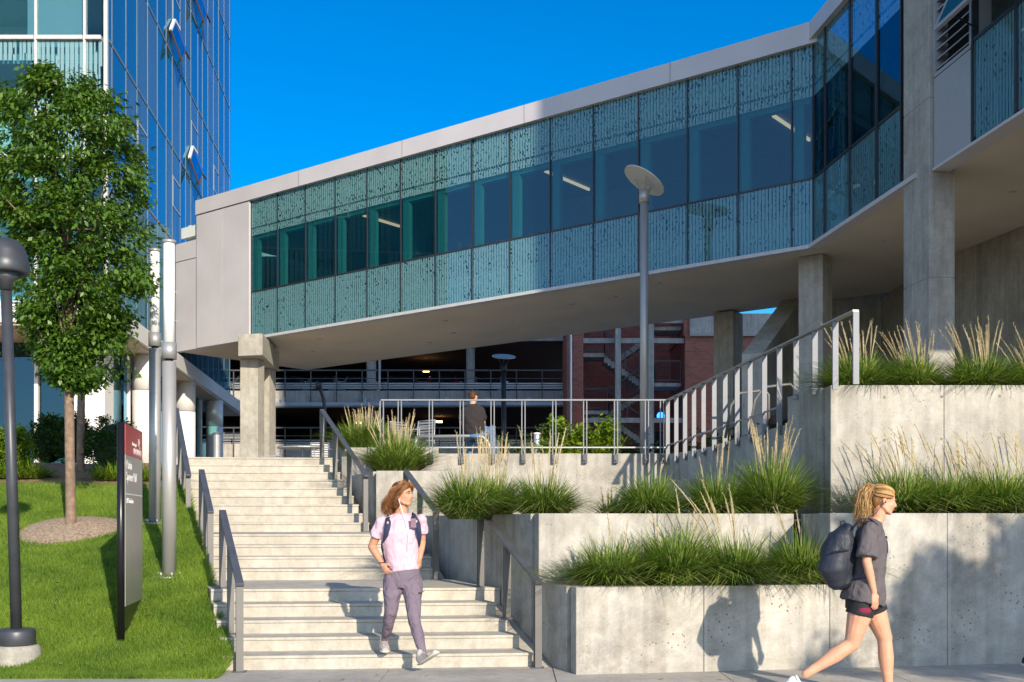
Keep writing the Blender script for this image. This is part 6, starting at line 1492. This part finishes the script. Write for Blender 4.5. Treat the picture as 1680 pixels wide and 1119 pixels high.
# ---------------- third person leaving at the right edge (only a shoe tip is in the picture)
def PT(px, py, dy=0.0): return P(px, py, 11.05 + dy)
th = T('person', (PT(1760, 0).x, 10.6, 0), 'person leaving the picture, only a dark shoe tip showing at the lower right edge', 'person')
YT = 10.75; x0 = at(1667, YT); mb = MB(); B_ = lambda x, y, z: Vector((x0 + x, YT + y, z))
H, ax = head(mb, B_(.85, 0, 1.62), (1, 0, 0)); limb(mb, [B_(.84, 0, 1.56), B_(.82, 0, 1.45)], [.055, .06])
mb.tube([B_(.82, 0, 1.46), B_(.82, 0, 1.40), B_(.82, 0, 1.25), B_(.80, 0, 1.05), B_(.78, 0, .92)], [(.06, .07), (.09, .16), (.11, .17), (.1, .15), (.11, .16)], 20, up=(0, 1, 0))
for sy, fx in ((-1, .25), (1, -.2)):
    limb(mb, [B_(.82, sy * .17, 1.40), B_(.78, sy * .22, 1.12)], [.05, .04]); limb(mb, [B_(.78, sy * .22, 1.12), B_(.85 + fx * .3, sy * .2, .88)], [.04, .025]); hand(mb, B_(.85 + fx * .3, sy * .2, .88), (.1, 0, -1), (0, -sy, 0), (1, 0, 0))
limb(mb, [B_(.78, -.09, .9), B_(.65, -.09, .5), B_(.22, -.09, .14)], [.09, .06, .035]); limb(mb, [B_(.78, .09, .9), B_(1.0, .09, .5), B_(1.1, .09, .09)], [.09, .06, .035])
o = put('body', mb, M['skin'], th, smooth=True); remesh(o, .009, 3)
mb = MB(); mb.tube([B_(.82, 0, 1.47), B_(.82, 0, 1.40), B_(.82, 0, 1.25), B_(.80, 0, .9)], [(.07, .08), (.10, .17), (.13, .19), (.13, .18)], 20, up=(0, 1, 0))
for sy in (-1, 1): limb(mb, [B_(.82, sy * .17, 1.40), B_(.79, sy * .21, 1.2)], [.065, .07])
o = put('shirt', mb, M['shirt_dark'], th, smooth=True); remesh(o, .012, 2)
mb = MB(); limb(mb, [B_(.78, -.09, .92), B_(.65, -.09, .5), B_(.27, -.09, .18)], [.105, .08, .055]); limb(mb, [B_(.78, .09, .92), B_(1.0, .09, .5), B_(1.09, .09, .15)], [.105, .08, .055]); mb.ball(B_(.78, 0, .92), (.13, .17, .12), 16)
o = put('jeans', mb, M['jeans'], th, smooth=True); remesh(o, .012, 2)
mb = MB(); mb.ball(H(0, -.022, .045), (.083, .098, .078), 18, axes=ax); o = put('hair', mb, M['hair_short'], th, smooth=True); tintfill(o, .5)
for (hh, tt, u_) in ((B_(.02, -.09, .085), B_(.27, -.09, .012), (.3, 0, .95)), (B_(1.02, .09, .005), B_(1.3, .09, .005), (0, 0, 1))):
    mb = MB(); so = MB(); shoe(mb, so, hh, tt, up=u_, w=.045); s_ = put('shoe', mb, M['black'], th, smooth=True); remesh(s_, .006, 2); put('sole', so, M['sole'], s_, smooth=True)
